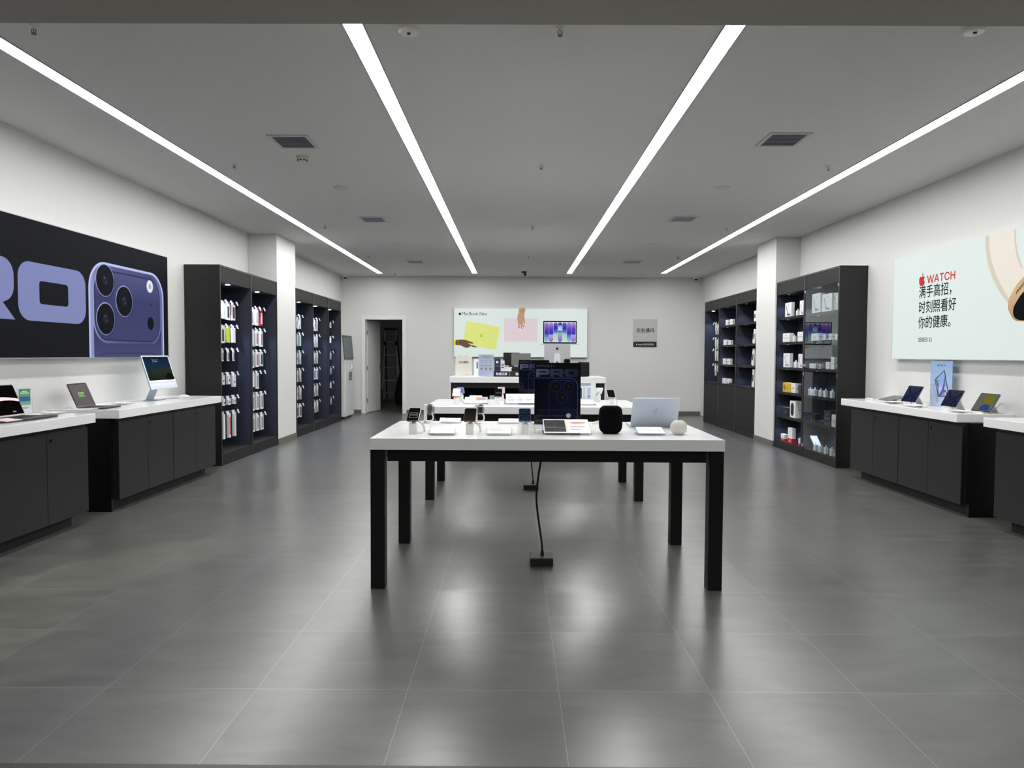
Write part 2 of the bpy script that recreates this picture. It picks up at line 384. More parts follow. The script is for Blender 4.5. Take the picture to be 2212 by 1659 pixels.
for ix, (x, cn) in enumerate(SPX):
    for iy, y in enumerate(SPY):
        if (ix, iy) in ((2, 0),): continue
        if ix == 2 and iy == 4: x, y = 3.0, 15.25
        lb = f'small fire sprinkler, {RA[iy]} from the shop front in the {cn} row along the ceiling'
        if first: sp0.location = (x, y, ZC); sp0['label'] = lb; first = False
        else: dup(sp0, (x, y, ZC), lb)
IVORY = mat('ivory_plastic', (.62, .59, .50), .5)
t = thing('smoke_detector', 'cream round smoke detector hanging below the left front air vent', 'smoke detector', (-1.881, 6.42, ZC))
MB().lathe([(0, 0), (.055, 0), (.055, -.012), (.05, -.014), (.048, -.03), (.03, -.05), (0, -.052)], seg=28).build('body', IVORY, t)
b = MB()
for k in range(10):
    a = 2*PI*k/10; b.box(-.008, .008, .040, .046, -.040, -.030, M=Matrix.Rotation(a, 4, 'Z'))
b.build('sensor_slot', BLKM, t)
def speaker(x, y, lb):
    t = thing('ceiling_speaker', lb, 'ceiling speaker', (x, y, ZC), 0, 'round flush ceiling speakers')
    MB().lathe([(.062, 0), (.072, 0), (.072, -.006), (.062, -.008), (.062, 0)], seg=32).build('rim', mat('speaker_rim', (.55, .55, .53), .5), t)
    MB().lathe([(0, 0), (.062, 0), (.060, -.007), (0, -.012)], seg=32).build('grille', mat('speaker_grille', (.56, .55, .5), .6, noise=.1, nscale=400), t)
for x, y, lb in ((-1.836, 7.61, 'round flush ceiling speaker between the first and second left air vents'), (2.132, 7.52, 'round flush ceiling speaker between the first and second right air vents'), (-1.847, 11.45, 'round flush ceiling speaker between the second and third left air vents'), (2.127, 11.3, 'round flush ceiling speaker between the second and third right air vents'), (2.75, 15.62, 'round flush ceiling fitting near the back wall, by the right linear light end')):
    speaker(x, y, lb)
def discfit(x, y, lb):
    t = thing('ceiling_sensor', lb, 'sensor', (x, y, ZC), 0, 'round white sensors by the front beam')
    MB().lathe([(0, 0), (.056, 0), (.056, -.012), (.048, -.02), (0, -.024)], seg=32).build('body', WPL, t)
    MB().lathe([(0, -.0235), (.011, -.0235), (.009, -.030), (0, -.031)], 0, -.012, seg=16).build('lens', BLK, t)
discfit(-.575, 3.93, 'round white ceiling sensor with dark eye beside second linear light by the front beam')
discfit(2.424, 3.90, 'round white ceiling sensor partly hidden behind the front beam, right part of ceiling')
def dome(x, y, z, lb):
    t = thing('dome_camera', lb, 'security camera', (x, y, z), 0, 'small dome cameras in the back corners')
    MB().lathe([(0, 0), (.062, 0), (.062, -.03), (.05, -.04), (.035, -.042), (0, -.042)], seg=28).build('housing', WPL, t)
    MB().lathe([(.038, -.04), (.036, -.055), (.025, -.068), (.01, -.074), (0, -.075)], seg=24).build('dome', BLK, t)
dome(-3.76, 16.02, ZC, 'small dome camera in the back left ceiling corner')
dome(4.0, 16.02, ZC, 'small dome camera in the back right ceiling corner')
t = thing('turret_camera', 'black and white camera hanging from ceiling above the back wall lightbox', 'security camera', (.186, 15.1, ZC))
MB().lathe([(0, 0), (.055, 0), (.055, -.028), (.03, -.04), (0, -.042)], seg=24).build('base', mat('dark_plastic', (.03, .03, .03), .4), t)
MB().lathe([(0, -.05), (.02, -.045), (.03, -.065), (.02, -.09), (0, -.095)], .02, -.03, seg=18).build('eye', BLK, t)

# ------------------------------------------------------------------ tall wall cabinets
def xl(Y, Yc): return Y-Yc          # local x on the left wall (front looks to +X)
def xr(Y, Yc): return Yc-Y          # local x on the right wall (front looks to -X)
LEDC = (.52, .64, 1.0)
def downlight(t, x, y, z, energy=3.0, size=1.9, r=.03, m=None):
    p = MB().lathe([(0, -.001), (r, -.001), (r*.87, -r*.2), (0, -r*.2)], x, y, seg=18, M=Matrix.Translation((0, 0, z))).build('downlight', m or LED, t)
    lamp('shelf_lamp', 'SPOT', (x, y, z-.012), energy, LEDC, t, spot_size=size, spot_blend=.35, shadow_soft_size=.015)
def cabinet(name, label, group, side, Xf, Y0, Y1, H, hdr, depth):
    Yc = (Y0+Y1)/2; wdt = (Y1-Y0)
    t = thing(name, label, 'cabinet', (Xf, Yc, 0), L90 if side < 0 else R90, group)
    h = wdt/2
    B('side_panel', -h, -h+.022, 0, depth, 0, H, CHAR, t); B('side_panel', h-.022, h, 0, depth, 0, H, CHAR, t)
    for s_ in (-1, 1): B('tinted_inner_face', *sorted((s_*(h-.022), s_*(h-.0245))), .012, depth-.02, .12, H-hdr, NAVY, t)  # added inner faces, coloured with the bluish tint of the downlights
    B('back_panel', -h+.022, h-.022, depth-.02, depth, .13, H, NAVY, t)
    B('top_panel', -h+.022, h-.022, .0, depth-.02, H-.02, H, CHAR, t)
    B('header', -h+.022, h-.022, .004, .024, H-hdr, H-.02, CHARLIGHT, t)
    B('header_soffit', -h+.022, h-.022, .024, depth-.02, H-hdr, H-hdr+.015, NAVY, t)
    return t, h, Yc
def plinth(t, h, depth, z=.133): B('plinth', -h+.022, h-.022, .004, depth-.02, 0, z, CHARLIGHT, t)
DEP = .415
LB = [('hook_cabinet', 8.46, 9.465, 'tall dark hook display cabinet nearest the entrance on the left wall'), ('hook_cabinet', 9.467, 10.495, 'tall dark hook display cabinet just before the left white pillar'), ('hook_cabinet', 11.40, 12.36, 'tall dark hook display cabinet just past the left white pillar'), ('hook_cabinet', 12.362, 13.36, 'second tall dark hook display cabinet past the left white pillar'), ('hook_cabinet', 13.362, 14.34, 'last tall dark hook display cabinet on the left wall, beside the kiosk')]
LROOT = []
for nm, a, b_, lb in LB:
    t, h, Yc = cabinet(nm, lb, 'tall hook display cabinets along the left wall', -1, -3.455, a, b_, 2.372, .193, DEP)
    plinth(t, h, DEP); downlight(t, -.06, .085, 2.178, 55, 1.55)
    pg = MB()
    for x, z in ((.30, 1.86), (.30, 1.31), (.30, .62)): pg.lathe([(0, 0), (.007, 0), (.005, .01), (0, .01)], 0, 0, 10, M=Matrix.Translation((h-.022, .2, z)) @ Matrix.Rotation(-PI/2, 4, 'Y'))
    pg.build('shelf_pin', CHROME, t)
    LROOT.append((t, h, Yc))

# hooks and hanging packs -------------------------------------------------
HOOKM = mat('hook_steel', (.62, .65, .70), .25, metal=.9); FLAP = mat('price_flap', (.66, .71, .80), .25)
def hook_mesh():
    t = thing('display_hook', '', 'display hook', (0, 0, 0))
    MB().tube([(0, 0, 0), (0, -.27, 0), (0, -.285, .012)], .004, 6, False).build('arm', HOOKM, t)
    f = MB(); f.box(-.022, .022, -.002, .002, -.034, .020, M=Matrix.Translation((0, -.292, .0)) @ Matrix.Rotation(-.35, 4, 'X'))
    f.box(-.012, .012, -.004, .012, -.004, .008, M=Matrix.Translation((0, -.292, 0)))
    f.build('price_flap', FLAP, t); return t
PACKM = {}
def pack_mesh(key, w_, h_, d_, body, win=None, kind='case'):
    """hanging pack: hang tab with slot, body, printed front panel"""
    t = thing('hanging_pack', '', 'package', (0, 0, 0))
    b = MB(); b.box(-w_/2, w_/2, -d_/2, d_/2, -h_-.02, -.02, .002)
    b.ring(rr(0, -.008, min(.045, w_), .036, .008, 3), rr(0, -.003, .016, .008, .003, 3), -.001, .001)
    b.build('box', body, t)
    if kind == 'case':
        PL('printed_window', rr(0, -.02-h_*.52, w_*.62, h_*.72, .008, 3), -d_/2-.0012, -d_/2, win, t)
    elif kind == 'clear':
        PL('printed_window', [(-w_*.42, -.03), (w_*.42, -.03), (w_*.42, -.03-h_*.28), (w_*.02, -.03-h_*.45), (w_*.36, -.02-h_*.95), (-w_*.1, -.02-h_*.95), (-w_*.42, -.03-h_*.55)], -d_/2-.0012, -d_/2, win, t)
        PL('dark_print', [(-w_*.44, -.03-h_*.50), (-w_*.06, -.03-h_*.72), (-w_*.18, -.02-h_*.97), (-w_*.44, -.02-h_*.97)], -d_/2-.0014, -d_/2, INK, t)
    elif kind == 'dot':
        PL('printed_window', disc(0, -.02-h_*.6, w_*.2, 16), -d_/2-.0012, -d_/2, win, t)
    return t
PK = {}
def pk(key, *a):
    PK[key] = pack_mesh(key, *a); return PK[key]
GREYCL = mat('clear_pack', (.42, .43, .43), .25); WGREY = mat('white_print', (.78, .78, .77), .4)
CREAMP = mat('cream_pack', (.70, .70, .62), .45); DRED = mat('dark_red_pack', '#5c2018', .4); REDP = mat('red_pack', '#b3152a', .4)
YEL = mat('lime_pack', '#bcc733', .45); DGREY = mat('dark_print', '#26272b', .4); PINKP = mat('rose_print', '#a87068', .5); CYAN = mat('pale_cyan', '#a9cdd4', .45); BLUEP = mat('blue_print', '#3a5f9c', .45)
pk('whitecase', .10, .20, .022, WCARD, DGREY, 'case'); pk('plain', .10, .19, .022, WCARD, None, 'none'); pk('darkcase', .10, .20, .022, WCARD, DRED, 'case')
pk('lime', .10, .19, .022, YEL, None, 'none'); pk('strap', .045, .13, .018, WCARD, DGREY, 'case'); pk('cable', .075, .12, .03, WCARD, INK, 'dot'); pk('cablel', .08, .16, .03, WCARD, INK, 'dot')
pk('plug', .07, .085, .035, WCARD, INK, 'dot'); pk('long', .055, .31, .035, WCARD, None, 'none'); pk('longred', .055, .31, .035, WCARD, RED, 'case')
pk('redcase', .105, .22, .022, REDP, WGREY, 'case'); pk('cream', .10, .21, .022, CREAMP, None, 'none'); pk('rose', .10, .21, .022, WCARD, PINKP, 'case'); pk('grey', .10, .22, .022, WCARD, GREYINK, 'case')
pk('clear', .10, .20, .02, GREYCL, WGREY, 'clear'); pk('cyan', .09, .19, .022, CYAN, WGREY, 'case'); pk('blue', .09, .19, .022, WCARD, BLUEP, 'case'); pk('small', .075, .10, .02, WCARD, GREYINK, 'case'); pk('clip', .05, .13, .02, GREYCL, WGREY, 'clear')
PKD = {'whitecase': 'white pack with black window', 'plain': 'plain white pack', 'darkcase': 'white pack with dark red window', 'lime': 'lime yellow pack', 'strap': 'slim white strap pack', 'cable': 'short white pack with dot', 'cablel': 'white accessory pack with dot', 'plug': 'small white plug pack', 'long': 'long slim white box', 'longred': 'long slim white box with red strip', 'redcase': 'red pack with pale window', 'cream': 'cream pack', 'rose': 'white pack with rose window', 'grey': 'white pack with grey window', 'clear': 'clear film pack', 'cyan': 'pale cyan pack', 'blue': 'white pack with blue window', 'small': 'small white pack', 'clip': 'slim clear pack'}
HOOK0 = hook_mesh(); used = set(); hook_used = [False]
def inst(proto, key, loc, rz, label, group):
    if key not in used:
        used.add(key); proto.location = loc; proto.rotation_euler = (0, 0, rz); proto['label'] = label; proto['group'] = group; return proto
    return dup(proto, loc, label, rz, group)
def hang(Xb, Y, z, side, keys, rowname, pegname, cabname, grp):
    rz = L90 if side < 0 else R90; s = -1 if side < 0 else 1
    inst(HOOK0, 'hook', (Xb, Y, z), rz, f'steel display hook, {pegname} peg, {rowname} row, {cabname}', grp+' hooks')
    n = len(keys)
    for k, key in enumerate(keys):
        xw = Xb - s*(.24-k*.045)
        pos = 'front' if k == 0 else ('behind front one' if k == 1 else 'rearmost')
        inst(PK[key], key, (xw, Y, z), rz, f'{PKD[key]}, {pos}, {pegname} peg, {rowname} row, {cabname}', grp+' packs')
ROWS = (1.975, 1.68, 1.385, 1.085, .79, .60)
ROWN = ('top', 'second', 'third', 'fourth', 'fifth', 'bottom')
XBK = -3.455-DEP+.02
bay1 = [[('plain', 'plain'), ('whitecase', 'plain'), ('darkcase', 'whitecase')], [('whitecase', 'plain'), ('lime', 'plain', 'plain'), ('plain', 'plain')], [('strap',), ('strap',), ('strap',)], [('cable',), ('cable',), ('cablel',)], [('plug',), ('plug',), ('plug',)], [('long',), ('longred',), ('long',)]]
for r, row in enumerate(bay1):
    for c, ks in enumerate(row): hang(XBK, (8.89, 9.065, 9.24)[c], ROWS[r], -1, ks, ROWN[r], ('near', 'middle', 'far')[c], 'first left cabinet', 'first left cabinet')
R2 = (1.965, 1.67, 1.375, 1.08, .785, .49)
bay2 = [[('grey', 'plain'), ('grey', 'darkcase'), ('redcase', 'redcase')], [('cream', 'cream'), ('rose', 'grey'), ('grey', 'plain')], [('grey', 'plain'), ('rose', 'plain'), ('whitecase',)], [('plain', 'plain'), ('grey', 'plain'), ()], [('grey', 'plain'), ('grey', 'grey'), ('grey',)], [('grey', 'plain'), ('grey', 'plain'), ('grey',)]]
for r, row in enumerate(bay2):
    for c, ks in enumerate(row): hang(XBK, (9.90, 10.075, 10.25)[c], R2[r], -1, ks, ROWN[r], ('near', 'middle', 'far')[c], 'second left cabinet', 'second left cabinet')
for r in range(6):
    for c in range(2):
        k = 'cyan' if r == 1 else ('whitecase' if r == 5 else 'clear')
        hang(XBK, (11.90, 12.10)[c], R2[r], -1, (k, k), ROWN[r], ('near', 'far')[c], 'third left cabinet', 'third left cabinet')
        k = 'blue' if r == 3 else 'clear'
        hang(XBK, (12.96, 13.14)[c], R2[r], -1, (k, k), ROWN[r], ('near', 'far')[c], 'fourth left cabinet', 'fourth left cabinet')
    hang(XBK, 14.13, R2[r], -1, (('small', 'small', 'clip', 'clip', 'small', 'clip')[r],), ROWN[r], 'far', 'last left cabinet', 'last left cabinet')

# right wall cabinets -------------------------------------------------------
SH = (1.893, 1.535, 1.175, .822, .475)
def shelf(t, h, z, depth, lampit=True, e=5):
    B('shelf', -h+.022, h-.022, .03, depth-.02, z-.035, z, CHARLIGHT, t)
    if lampit: downlight(t, -.27, .085, z-.036, e, 2.0, .015, LEDR)
def doors_low(t, h, n, z0, z1):
    ww = (2*h-.044)/n
    for k in range(n):
        x0 = -h+.022+k*ww
        dd = B('door', x0+.002, x0+ww-.002, .0, .018, z0, z1, CHARLIGHT, t)
        if k == n-1 or n == 1:
            xk = x0+.06 if n > 1 else x0+ww/2
            MB().lathe([(0, 0), (.011, 0), (.011, .004), (0, .004)], 0, 0, 14, M=Matrix.Translation((xk, -.001, z1-.06)) @ Matrix.Rotation(PI/2, 4, 'X')).build('lock', BLK, dd)
XF = 3.835; RDEP = .335
RB = [('glass_cabinet', 8.57, 9.597, 'tall dark cabinet with glass doors nearest the entrance on the right wall', 'glass'), ('shelf_cabinet', 9.60, 10.612, 'tall dark open shelf cabinet just before the right white pillar', 'open'), ('shelf_cabinet', 11.45, 12.53, 'tall dark shelf cabinet with two lower doors just past the right white pillar', 'low2'), ('shelf_cabinet', 12.533, 13.58, 'tall dark shelf cabinet with one wide lower front, middle past the right pillar', 'low1'), ('hook_cabinet', 13.583, 14.60, 'tall dark cabinet with hooks over two lower doors by the back wall', 'hook')]
RR = {}
for nm, a, b_, lb, kind in RB:
    t, h, Yc = cabinet(nm, lb, 'tall display cabinets along the right wall', 1, XF, a, b_, 2.408, .19, RDEP)
    RR[lb] = t
    if kind in ('glass', 'open'):
        plinth(t, h, RDEP, .115)
        for z in SH: shelf(t, h, z, RDEP, True)
        downlight(t, -.27, .085, 2.217, 7, 2.0, .015, LEDR)
        if kind == 'glass':
            for (z0, z1) in ((1.185, 2.21), (.125, 1.13)):
                for s in (-1, 1):
                    g = B('glass_door', *((-h+.024, -.002) if s < 0 else (.002, h-.024)), .004, .010, z0, z1, GLASS, t)
                    hg = MB()
                    for zz in (z0+.03, z1-.03): hg.box(s*(h-.024)-.02, s*(h-.024)+.02, -.004, .018, zz-.018, zz+.018, .003)
                    hg.build('hinge', CHROME, g)
    else:
        B('plinth', -h+.022, h-.022, .006, RDEP-.02, 0, .12, CHARLIGHT, t)
        B('worktop', -h+.022, h-.022, .004, RDEP-.02, .800, .822, CHARLIGHT, t)
        doors_low(t, h, 1 if kind == 'low1' else 2, .125, .795)
        if kind != 'hook':
            for z in SH[:3]: shelf(t, h, z, RDEP)
            downlight(t, -.27, .085, 2.217, 7, 2.0, .015, LEDR)
        else: downlight(t, -.2, .085, 2.217, 20)
for r, z in enumerate((1.965, 1.675, 1.455, 1.17)):
    for c in range(2): hang(XF+RDEP-.02, (13.88, 14.02)[c], z, 1, ('clear',) if r < 3 or c else ('clip',), ('top', 'second', 'third', 'bottom')[r], ('near', 'far')[c], 'hook cabinet by back wall', 'back right cabinet')

# boxes on the right shelves: built facing the aisle (-X)
KY = .985
def rbox(name, lb, Y0, Y1, dep, z, hgt, m, grp, art=None, X0=3.885, cat='box'):
    y0, y1 = Y0*KY, Y1*KY; yc = (y0+y1)/2
    t = thing(name, lb, cat, (X0, yc, z), R90, grp); wdt = y1-y0
    B('carton', -wdt/2, wdt/2, 0, dep, 0, hgt, m, t, .002)
    if art: art(t, wdt, hgt, dep)
    return t
def art_lamp(c):
    def f(t, w_, h_, d_):
        PL('lamp_print', [(-w_*.33, h_*.80), (-w_*.26, h_*.80), (-w_*.06, h_*.24), (w_*.30, h_*.20), (w_*.32, h_*.10), (-w_*.16, h_*.10), (-w_*.12, h_*.22)], -.001, 0, c, t)
        PL('small_mark', disc(w_*.02, h_*.84, w_*.04, 12), -.001, 0, GREYINK, t)
    return f
def art_lines(t, w_, h_, d_):
    b = MB(); b.box(-w_*.12, w_*.12, -.001, 0, h_*.72, h_*.78); b.box(-w_*.45, w_*.45, -.001, 0, h_*.45, h_*.50); b.build('print_line', GREYINK, t)
def art_mark(t, w_, h_, d_):
    PL('small_mark', disc(0, h_*.5, min(w_, h_)*.14, 14), -.001, 0, GREYINK, t)
    PL('end_mark', disc(0, h_*.5, min(d_, h_)*.16, 14), -.001, 0, INK, t, Matrix.Translation((w_/2, d_/2, 0)) @ Matrix.Rotation(L90, 4, 'Z'))
def art_redbase(t, w_, h_, d_):
    b = MB(); b.box(-w_/2-.001, w_/2+.001, -.001, d_+.001, 0, h_*.30); b.build('red_base', RED, t)
    PL('letter_mark', [(-w_*.2, h_*.06), (0, h_*.25), (w_*.2, h_*.06), (w_*.12, h_*.06), (0, h_*.17), (-w_*.12, h_*.06)], -.002, -.001, WCARD, t)
def art_tab(t, w_, h_, d_):
    MB().ring(rr(0, h_+.012, w_*.42, .024, .008, 4), rr(0, h_+.013, w_*.18, .010, .004, 4), d_/2-.002, d_/2+.002).build('hang_tab', WCARD, t)
    b = MB(); b.box(-w_*.3, w_*.1, -.001, 0, h_*.3, h_*.36); b.box(-w_*.3, w_*.2, -.001, 0, h_*.55, h_*.6); b.build('print_line', GREYINK, t)
LAV = mat('box_lavender_white', (.78, .79, .83), .45)
OB = 'boxes on the open shelf cabinet by the right pillar'; GB = 'boxes inside the right glass cabinet'
z1, z2, z3, z4, z5 = SH; zb = .115
rbox('lamp_box', 'white box with dark lamp print, top shelf of open right cabinet, nearest pillar', 10.33, 10.57, .045, z1, .20, LAV, OB, art_lamp(DGREY))
rbox('small_box', 'small white box between two tall ones, top shelf of open right cabinet', 10.10, 10.16, .03, z1, .07, WCARD, OB, art_tab)
rbox('lamp_box', 'white box with grey lamp print, top shelf of open right cabinet, nearest glass doors', 9.88, 10.03, .045, z1, .195, LAV, OB, art_lamp(GREYINK))
rbox('wide_box', 'wide white lined box, second shelf of open right cabinet, nearest pillar', 10.38, 10.64, .06, z2, .126, WCARD, OB, art_lines)
rbox('small_box', 'small white box on second shelf of open right cabinet', 10.20, 10.26, .03, z2, .075, WCARD, OB, art_tab)
rbox('wide_box', 'wide white lined box, second shelf of open right cabinet, nearest glass doors', 9.90, 10.09, .06, z2, .131, WCARD, OB, art_lines)
rbox('lamp_box', 'white lamp box on third shelf of open right cabinet, nearest pillar', 10.35, 10.60, .045, z3, .20, LAV, OB, art_lamp(GREYINK))
rbox('small_box', 'small white tabbed box on third shelf of open right cabinet', 10.12, 10.21, .035, z3, .08, LAV, OB, art_tab)
rbox('lamp_box', 'white lamp box on third shelf of open right cabinet, nearest glass doors', 9.88, 10.04, .045, z3, .19, LAV, OB, art_lamp(GREYINK))
def art_retro(t, w_, h_, d_):
    PL('speaker_print', disc(-w_*.28, h_*.5, h_*.30, 24), -.001, 0, mat('ochre_print', '#8a6a12', .5), t)
    text('lettering', 'retro', -w_*.02, h_*.36, h_*.34, -.0012, mat('brown_ink', '#5a2b18', .5), t)
rbox('speaker_box', 'yellow cube box with lettering on fourth shelf of open right cabinet', 10.30, 10.60, .10, z4, .13, mat('yellow_carton', '#d6b21c', .45), OB, art_retro)
def art_cone(t, w_, h_, d_):
    PL('speaker_print', disc(0, h_*.52, h_*.30, 24), -.001, 0, GREYINK, t, Matrix.Translation((w_/2, d_/2, 0)) @ Matrix.Rotation(L90, 4, 'Z'))
    b = MB(); b.box(-w_*.3, w_*.3, -.001, 0, h_*.45, h_*.55); b.build('print_line', mat('pink_ink', '#c98a98', .5), t)
rbox('speaker_box', 'white cube box with round grey speaker print on fourth shelf of open cabinet', 10.12, 10.28, .12, z4, .13, LAV, OB, art_cone)
rbox('dark_box', 'narrow dark box at shelf edge beside white speaker box, fourth shelf', 9.92, 10.02, .04, z4, .12, DGREY, OB)
def art_mic(t, w_, h_, d_): text('lettering', 'mic', -w_*.1, h_*.32, h_*.5, -.0012, mat('violet_ink', '#6a58c8', .5), t)
rbox('microphone_box', 'black box with violet lettering on fifth shelf of open right cabinet', 10.37, 10.65, .10, z5, .125, BLKM, OB, art_mic)
def art_oval(t, w_, h_, d_):
    PL('speaker_print', rr(-w_*.05, h_*.5, w_*.55, h_*.78, w_*.26, 8), -.001, 0, INK, t)
    b = MB(); b.box(d_*.2, d_*.75, -.001, 0, h_*.46, h_*.49, M=Matrix.Translation((w_/2+.0005, 0, 0)) @ Matrix.Rotation(L90, 4, 'Z')); b.build('print_line', GREYINK, t)
rbox('speaker_box', 'large white box with black oval speaker print on fifth shelf', 10.11, 10.31, .13, z5, .233, LAV, OB, art_oval)
rbox('charger_box', 'short white and red box on bottom shelf of open right cabinet', 10.50, 10.64, .05, zb, .094, WCARD, OB, art_redbase)
rbox('charger_box', 'tall white and red box on bottom shelf of open right cabinet', 10.21, 10.37, .055, zb, .209, WCARD, OB, art_redbase)
rbox('charger_box', 'slim white and red box at right end of open cabinet bottom shelf', 9.93, 9.98, .03, zb, .103, WCARD, OB, art_redbase)
# glass cabinet
rbox('lamp_box', 'large white lamp box behind glass, top shelf, nearest the open cabinet', 9.36, 9.62, .06, z1, .25, LAV, GB, art_lamp(GREYINK))
rbox('lamp_box', 'white lamp box behind glass, middle of the top shelf', 9.02, 9.30, .05, z1, .22, LAV, GB, art_lamp(GREYINK))
def art_pat(t, w_, h_, d_):
    b = MB()
    for k in range(14): b.plate(disc(random.uniform(-w_*.38, w_*.38), h_*(.06+k*.067), w_*.10, 10), -.001, 0)
    b.build('pattern', INK, t)
rbox('patterned_box', 'patterned black and white box behind glass at the near end of top shelf', 8.86, 8.95, .05, z1, .21, WCARD, GB, art_pat)
for k, (a, b_, dd, hh, nm) in enumerate(((9.39, 9.62, .06, .096, 'wide white box'), (9.19, 9.27, .055, .085, 'square white box'), (9.00, 9.09, .05, .08, 'square white marked box'), (8.84, 8.90, .04, .07, 'narrow white box'))):
    rbox('white_box', f'{nm} behind glass, second shelf, {RA[k]} from the open cabinet', a, b_, dd, z2, hh, WCARD, GB, art_mark)
for k, (a, b_, dd, hh, nm) in enumerate(((9.50, 9.66, .05, .065, 'low white lined box'), (9.34, 9.46, .05, .062, 'black and white patterned box'), (9.20, 9.29, .04, .06, 'dark navy box'), (9.06, 9.15, .04, .09, 'white box'), (8.92, 9.01, .04, .15, 'tall white box'))):
    rbox('small_box', f'{nm} behind glass, third shelf, {RA[k]} from the open cabinet', a, b_, dd, z3, hh, DGREY if k == 2 else WCARD, GB, (art_lines, art_pat, None, art_mark, art_lines)[k])
for k, (a, b_) in enumerate(((9.62, 9.69), (9.47, 9.54), (9.29, 9.36), (9.14, 9.21), (8.95, 9.02))):
    rbox('adapter_box', f'small white tabbed box, fourth glass shelf, {RA[k]} from the open cabinet', a, b_, .035, z4, .082, WCARD, GB, art_tab)
t = thing('figurine_box', 'small black box with gold dots, fifth shelf behind glass', 'box', (3.90, 9.40, z5), R90, GB)
B('carton', -.07, .07, 0, .07, 0, .11, BLKM, t, .002)
b = MB()
for k in range(12): b.plate(disc(-.055+(k % 4)*.036, .02+(k//4)*.033, .006, 8), -.001, 0)
b.build('gold_dots', mat('gold_ink', '#b08a40', .35, metal=.6), t)
rbox('headphone_box', 'dark grey tall box, fifth shelf behind glass', 8.99, 9.17, .11, z5, .185, mat('slate_carton', '#3a3d42', .45), GB, art_lines)
rbox('flat_box', 'flat black box lying on fifth shelf behind glass', 9.19, 9.37, .12, z5, .045, BLKM, GB)
rbox('headphone_box', 'white box edge with pink print at near end of fifth glass shelf', 8.82, 8.95, .05, z5, .15, WCARD, GB, lambda t, w_, h_, d_: PL('pink_print', disc(0, h_*.4, w_*.3, 16, h_*.25), -.001, 0, mat('pale_pink', '#d8a8b4', .5), t) and None)
o = B('leaning_tablet_box', 0, .09, 0, .25, 0, .022, WCARD, None, .003, (3.915, 9.33, zb+.003), (math.radians(37), 0, 0)); tag(o, 'slim white slab leaning on the bottom shelf behind glass', 'box')
for k, (a, b_) in enumerate(((9.41, 9.48), (9.26, 9.32), (9.10, 9.16), (8.93, 8.99))):
    rbox('adapter_box', f'small white tabbed box, bottom glass shelf, {RA[k]} from the open cabinet', a, b_, .035, zb, .08, WCARD, GB, art_tab)
# far right shelf cabinets
FD = 'boxes in the middle far right cabinet'
for k, (Y0, Y1, z, hh, lb) in enumerate(((13.38, 13.52, z1, .10, 'white box, top shelf of middle far right cabinet, far one'), (13.11, 13.25, z1, .10, 'white box, top shelf of middle far right cabinet, near one'), (13.46, 13.64, z2, .097, 'wide white box, second shelf of middle far right cabinet'), (13.20, 13.32, z2, .08, 'small white box, second shelf of middle far right cabinet'), (13.50, 13.66, z3, .11, 'white box, third shelf of middle far right cabinet, far one'), (13.22, 13.36, z3, .11, 'white box, third shelf of middle far right cabinet, near one'), (13.54, 13.68, z4, .095, 'white box with black print, lowest shelf of middle far right cabinet'))):
    rbox('white_box', lb, Y0, Y1, .05, z, hh, WCARD, FD, art_mark if k < 6 else art_lamp(INK), X0=3.88)
rbox('charger_box', 'white box with red base, lowest shelf of middle far right cabinet', 13.22, 13.36, .05, z4, .099, WCARD, FD, art_redbase, X0=3.88)
for (Y, z, hh, lb, tilt) in ((11.78, z1, .17, 'patterned white box at the top shelf edge next to right pillar', 0), (11.84, z2, .23, 'white leaning pack with dark print, second shelf next to right pillar', -18), (11.88, z3, .275, 'white leaning pack with dark print, third shelf next to right pillar', -16), (11.84, z4, .29, 'white leaning pack, lowest shelf next to right pillar', -8)):
    t = thing('leaning_pack', lb, 'package', (3.90, Y-.03, z+.004), 0, 'packs beside the right pillar', rot=(math.radians(tilt), 0, R90))
    t.rotation_euler = (Matrix.Rotation(math.radians(-tilt*.9), 4, 'X').to_3x3() @ Matrix.Rotation(R90, 3, 'Z')).to_euler()
    B('carton', -.055, .055, 0, .03, 0, hh, WCARD, t, .002)
    PL('dark_print', rr(-.01, hh*.5, .055, hh*.4, .02, 4), -.001, 0, INK, t)

# ------------------------------------------------------------------ kiosk beside the last left cabinet
KW = mat('kiosk_white', (.72, .72, .74), .3)
t = thing('service_kiosk', 'white self-service kiosk with sloped screen beside the last left cabinet', 'kiosk', (-3.47, 15.05, 0), L90)
b = MB(); b.plate([(0, .05), (.39, .05), (.39, 1.66), (.045, 1.72), (.0, 1.22)], -.40, .40, Matrix(((0, 1, 0, 0), (1, 0, 0, 0), (0, 0, 1, 0), (0, 0, 0, 1))))
b.build('body', KW, t)
sm = Matrix.Translation((0, -.001, 1.235)) @ Matrix.Rotation(math.radians(-5.1), 4, 'X')
PL('screen', rr(0, .235, .76, .46, .01, 3), -.012, 0, mat('kiosk_screen', (.22, .25, .25), .08, spec=.8), t, sm)
MB().ring(rr(0, .235, .80, .50, .012, 3), rr(0, .235, .74, .44, .008, 3), -.016, 0).build('bezel', mat('kiosk_bezel', (.12, .125, .13), .35), t).matrix_local = sm
B('front_panel', -.33, .33, -.012, 0, .72, 1.20, KW, t, .006); B('lower_door', -.36, .36, -.012, 0, .14, .70, KW, t, .006)
B('foot_skirt', -.40, .40, -.02, 0, .05, .125, KW, t, .004)
B('collection_slot', -.02, .22, -.016, -.004, .78, .96, mat('slot_dark', (.08, .08, .085), .3), t)
B('slot_window', .03, .14, -.02, -.010, .80, .94, mat('slot_grey', (.3, .3, .31), .25), t)
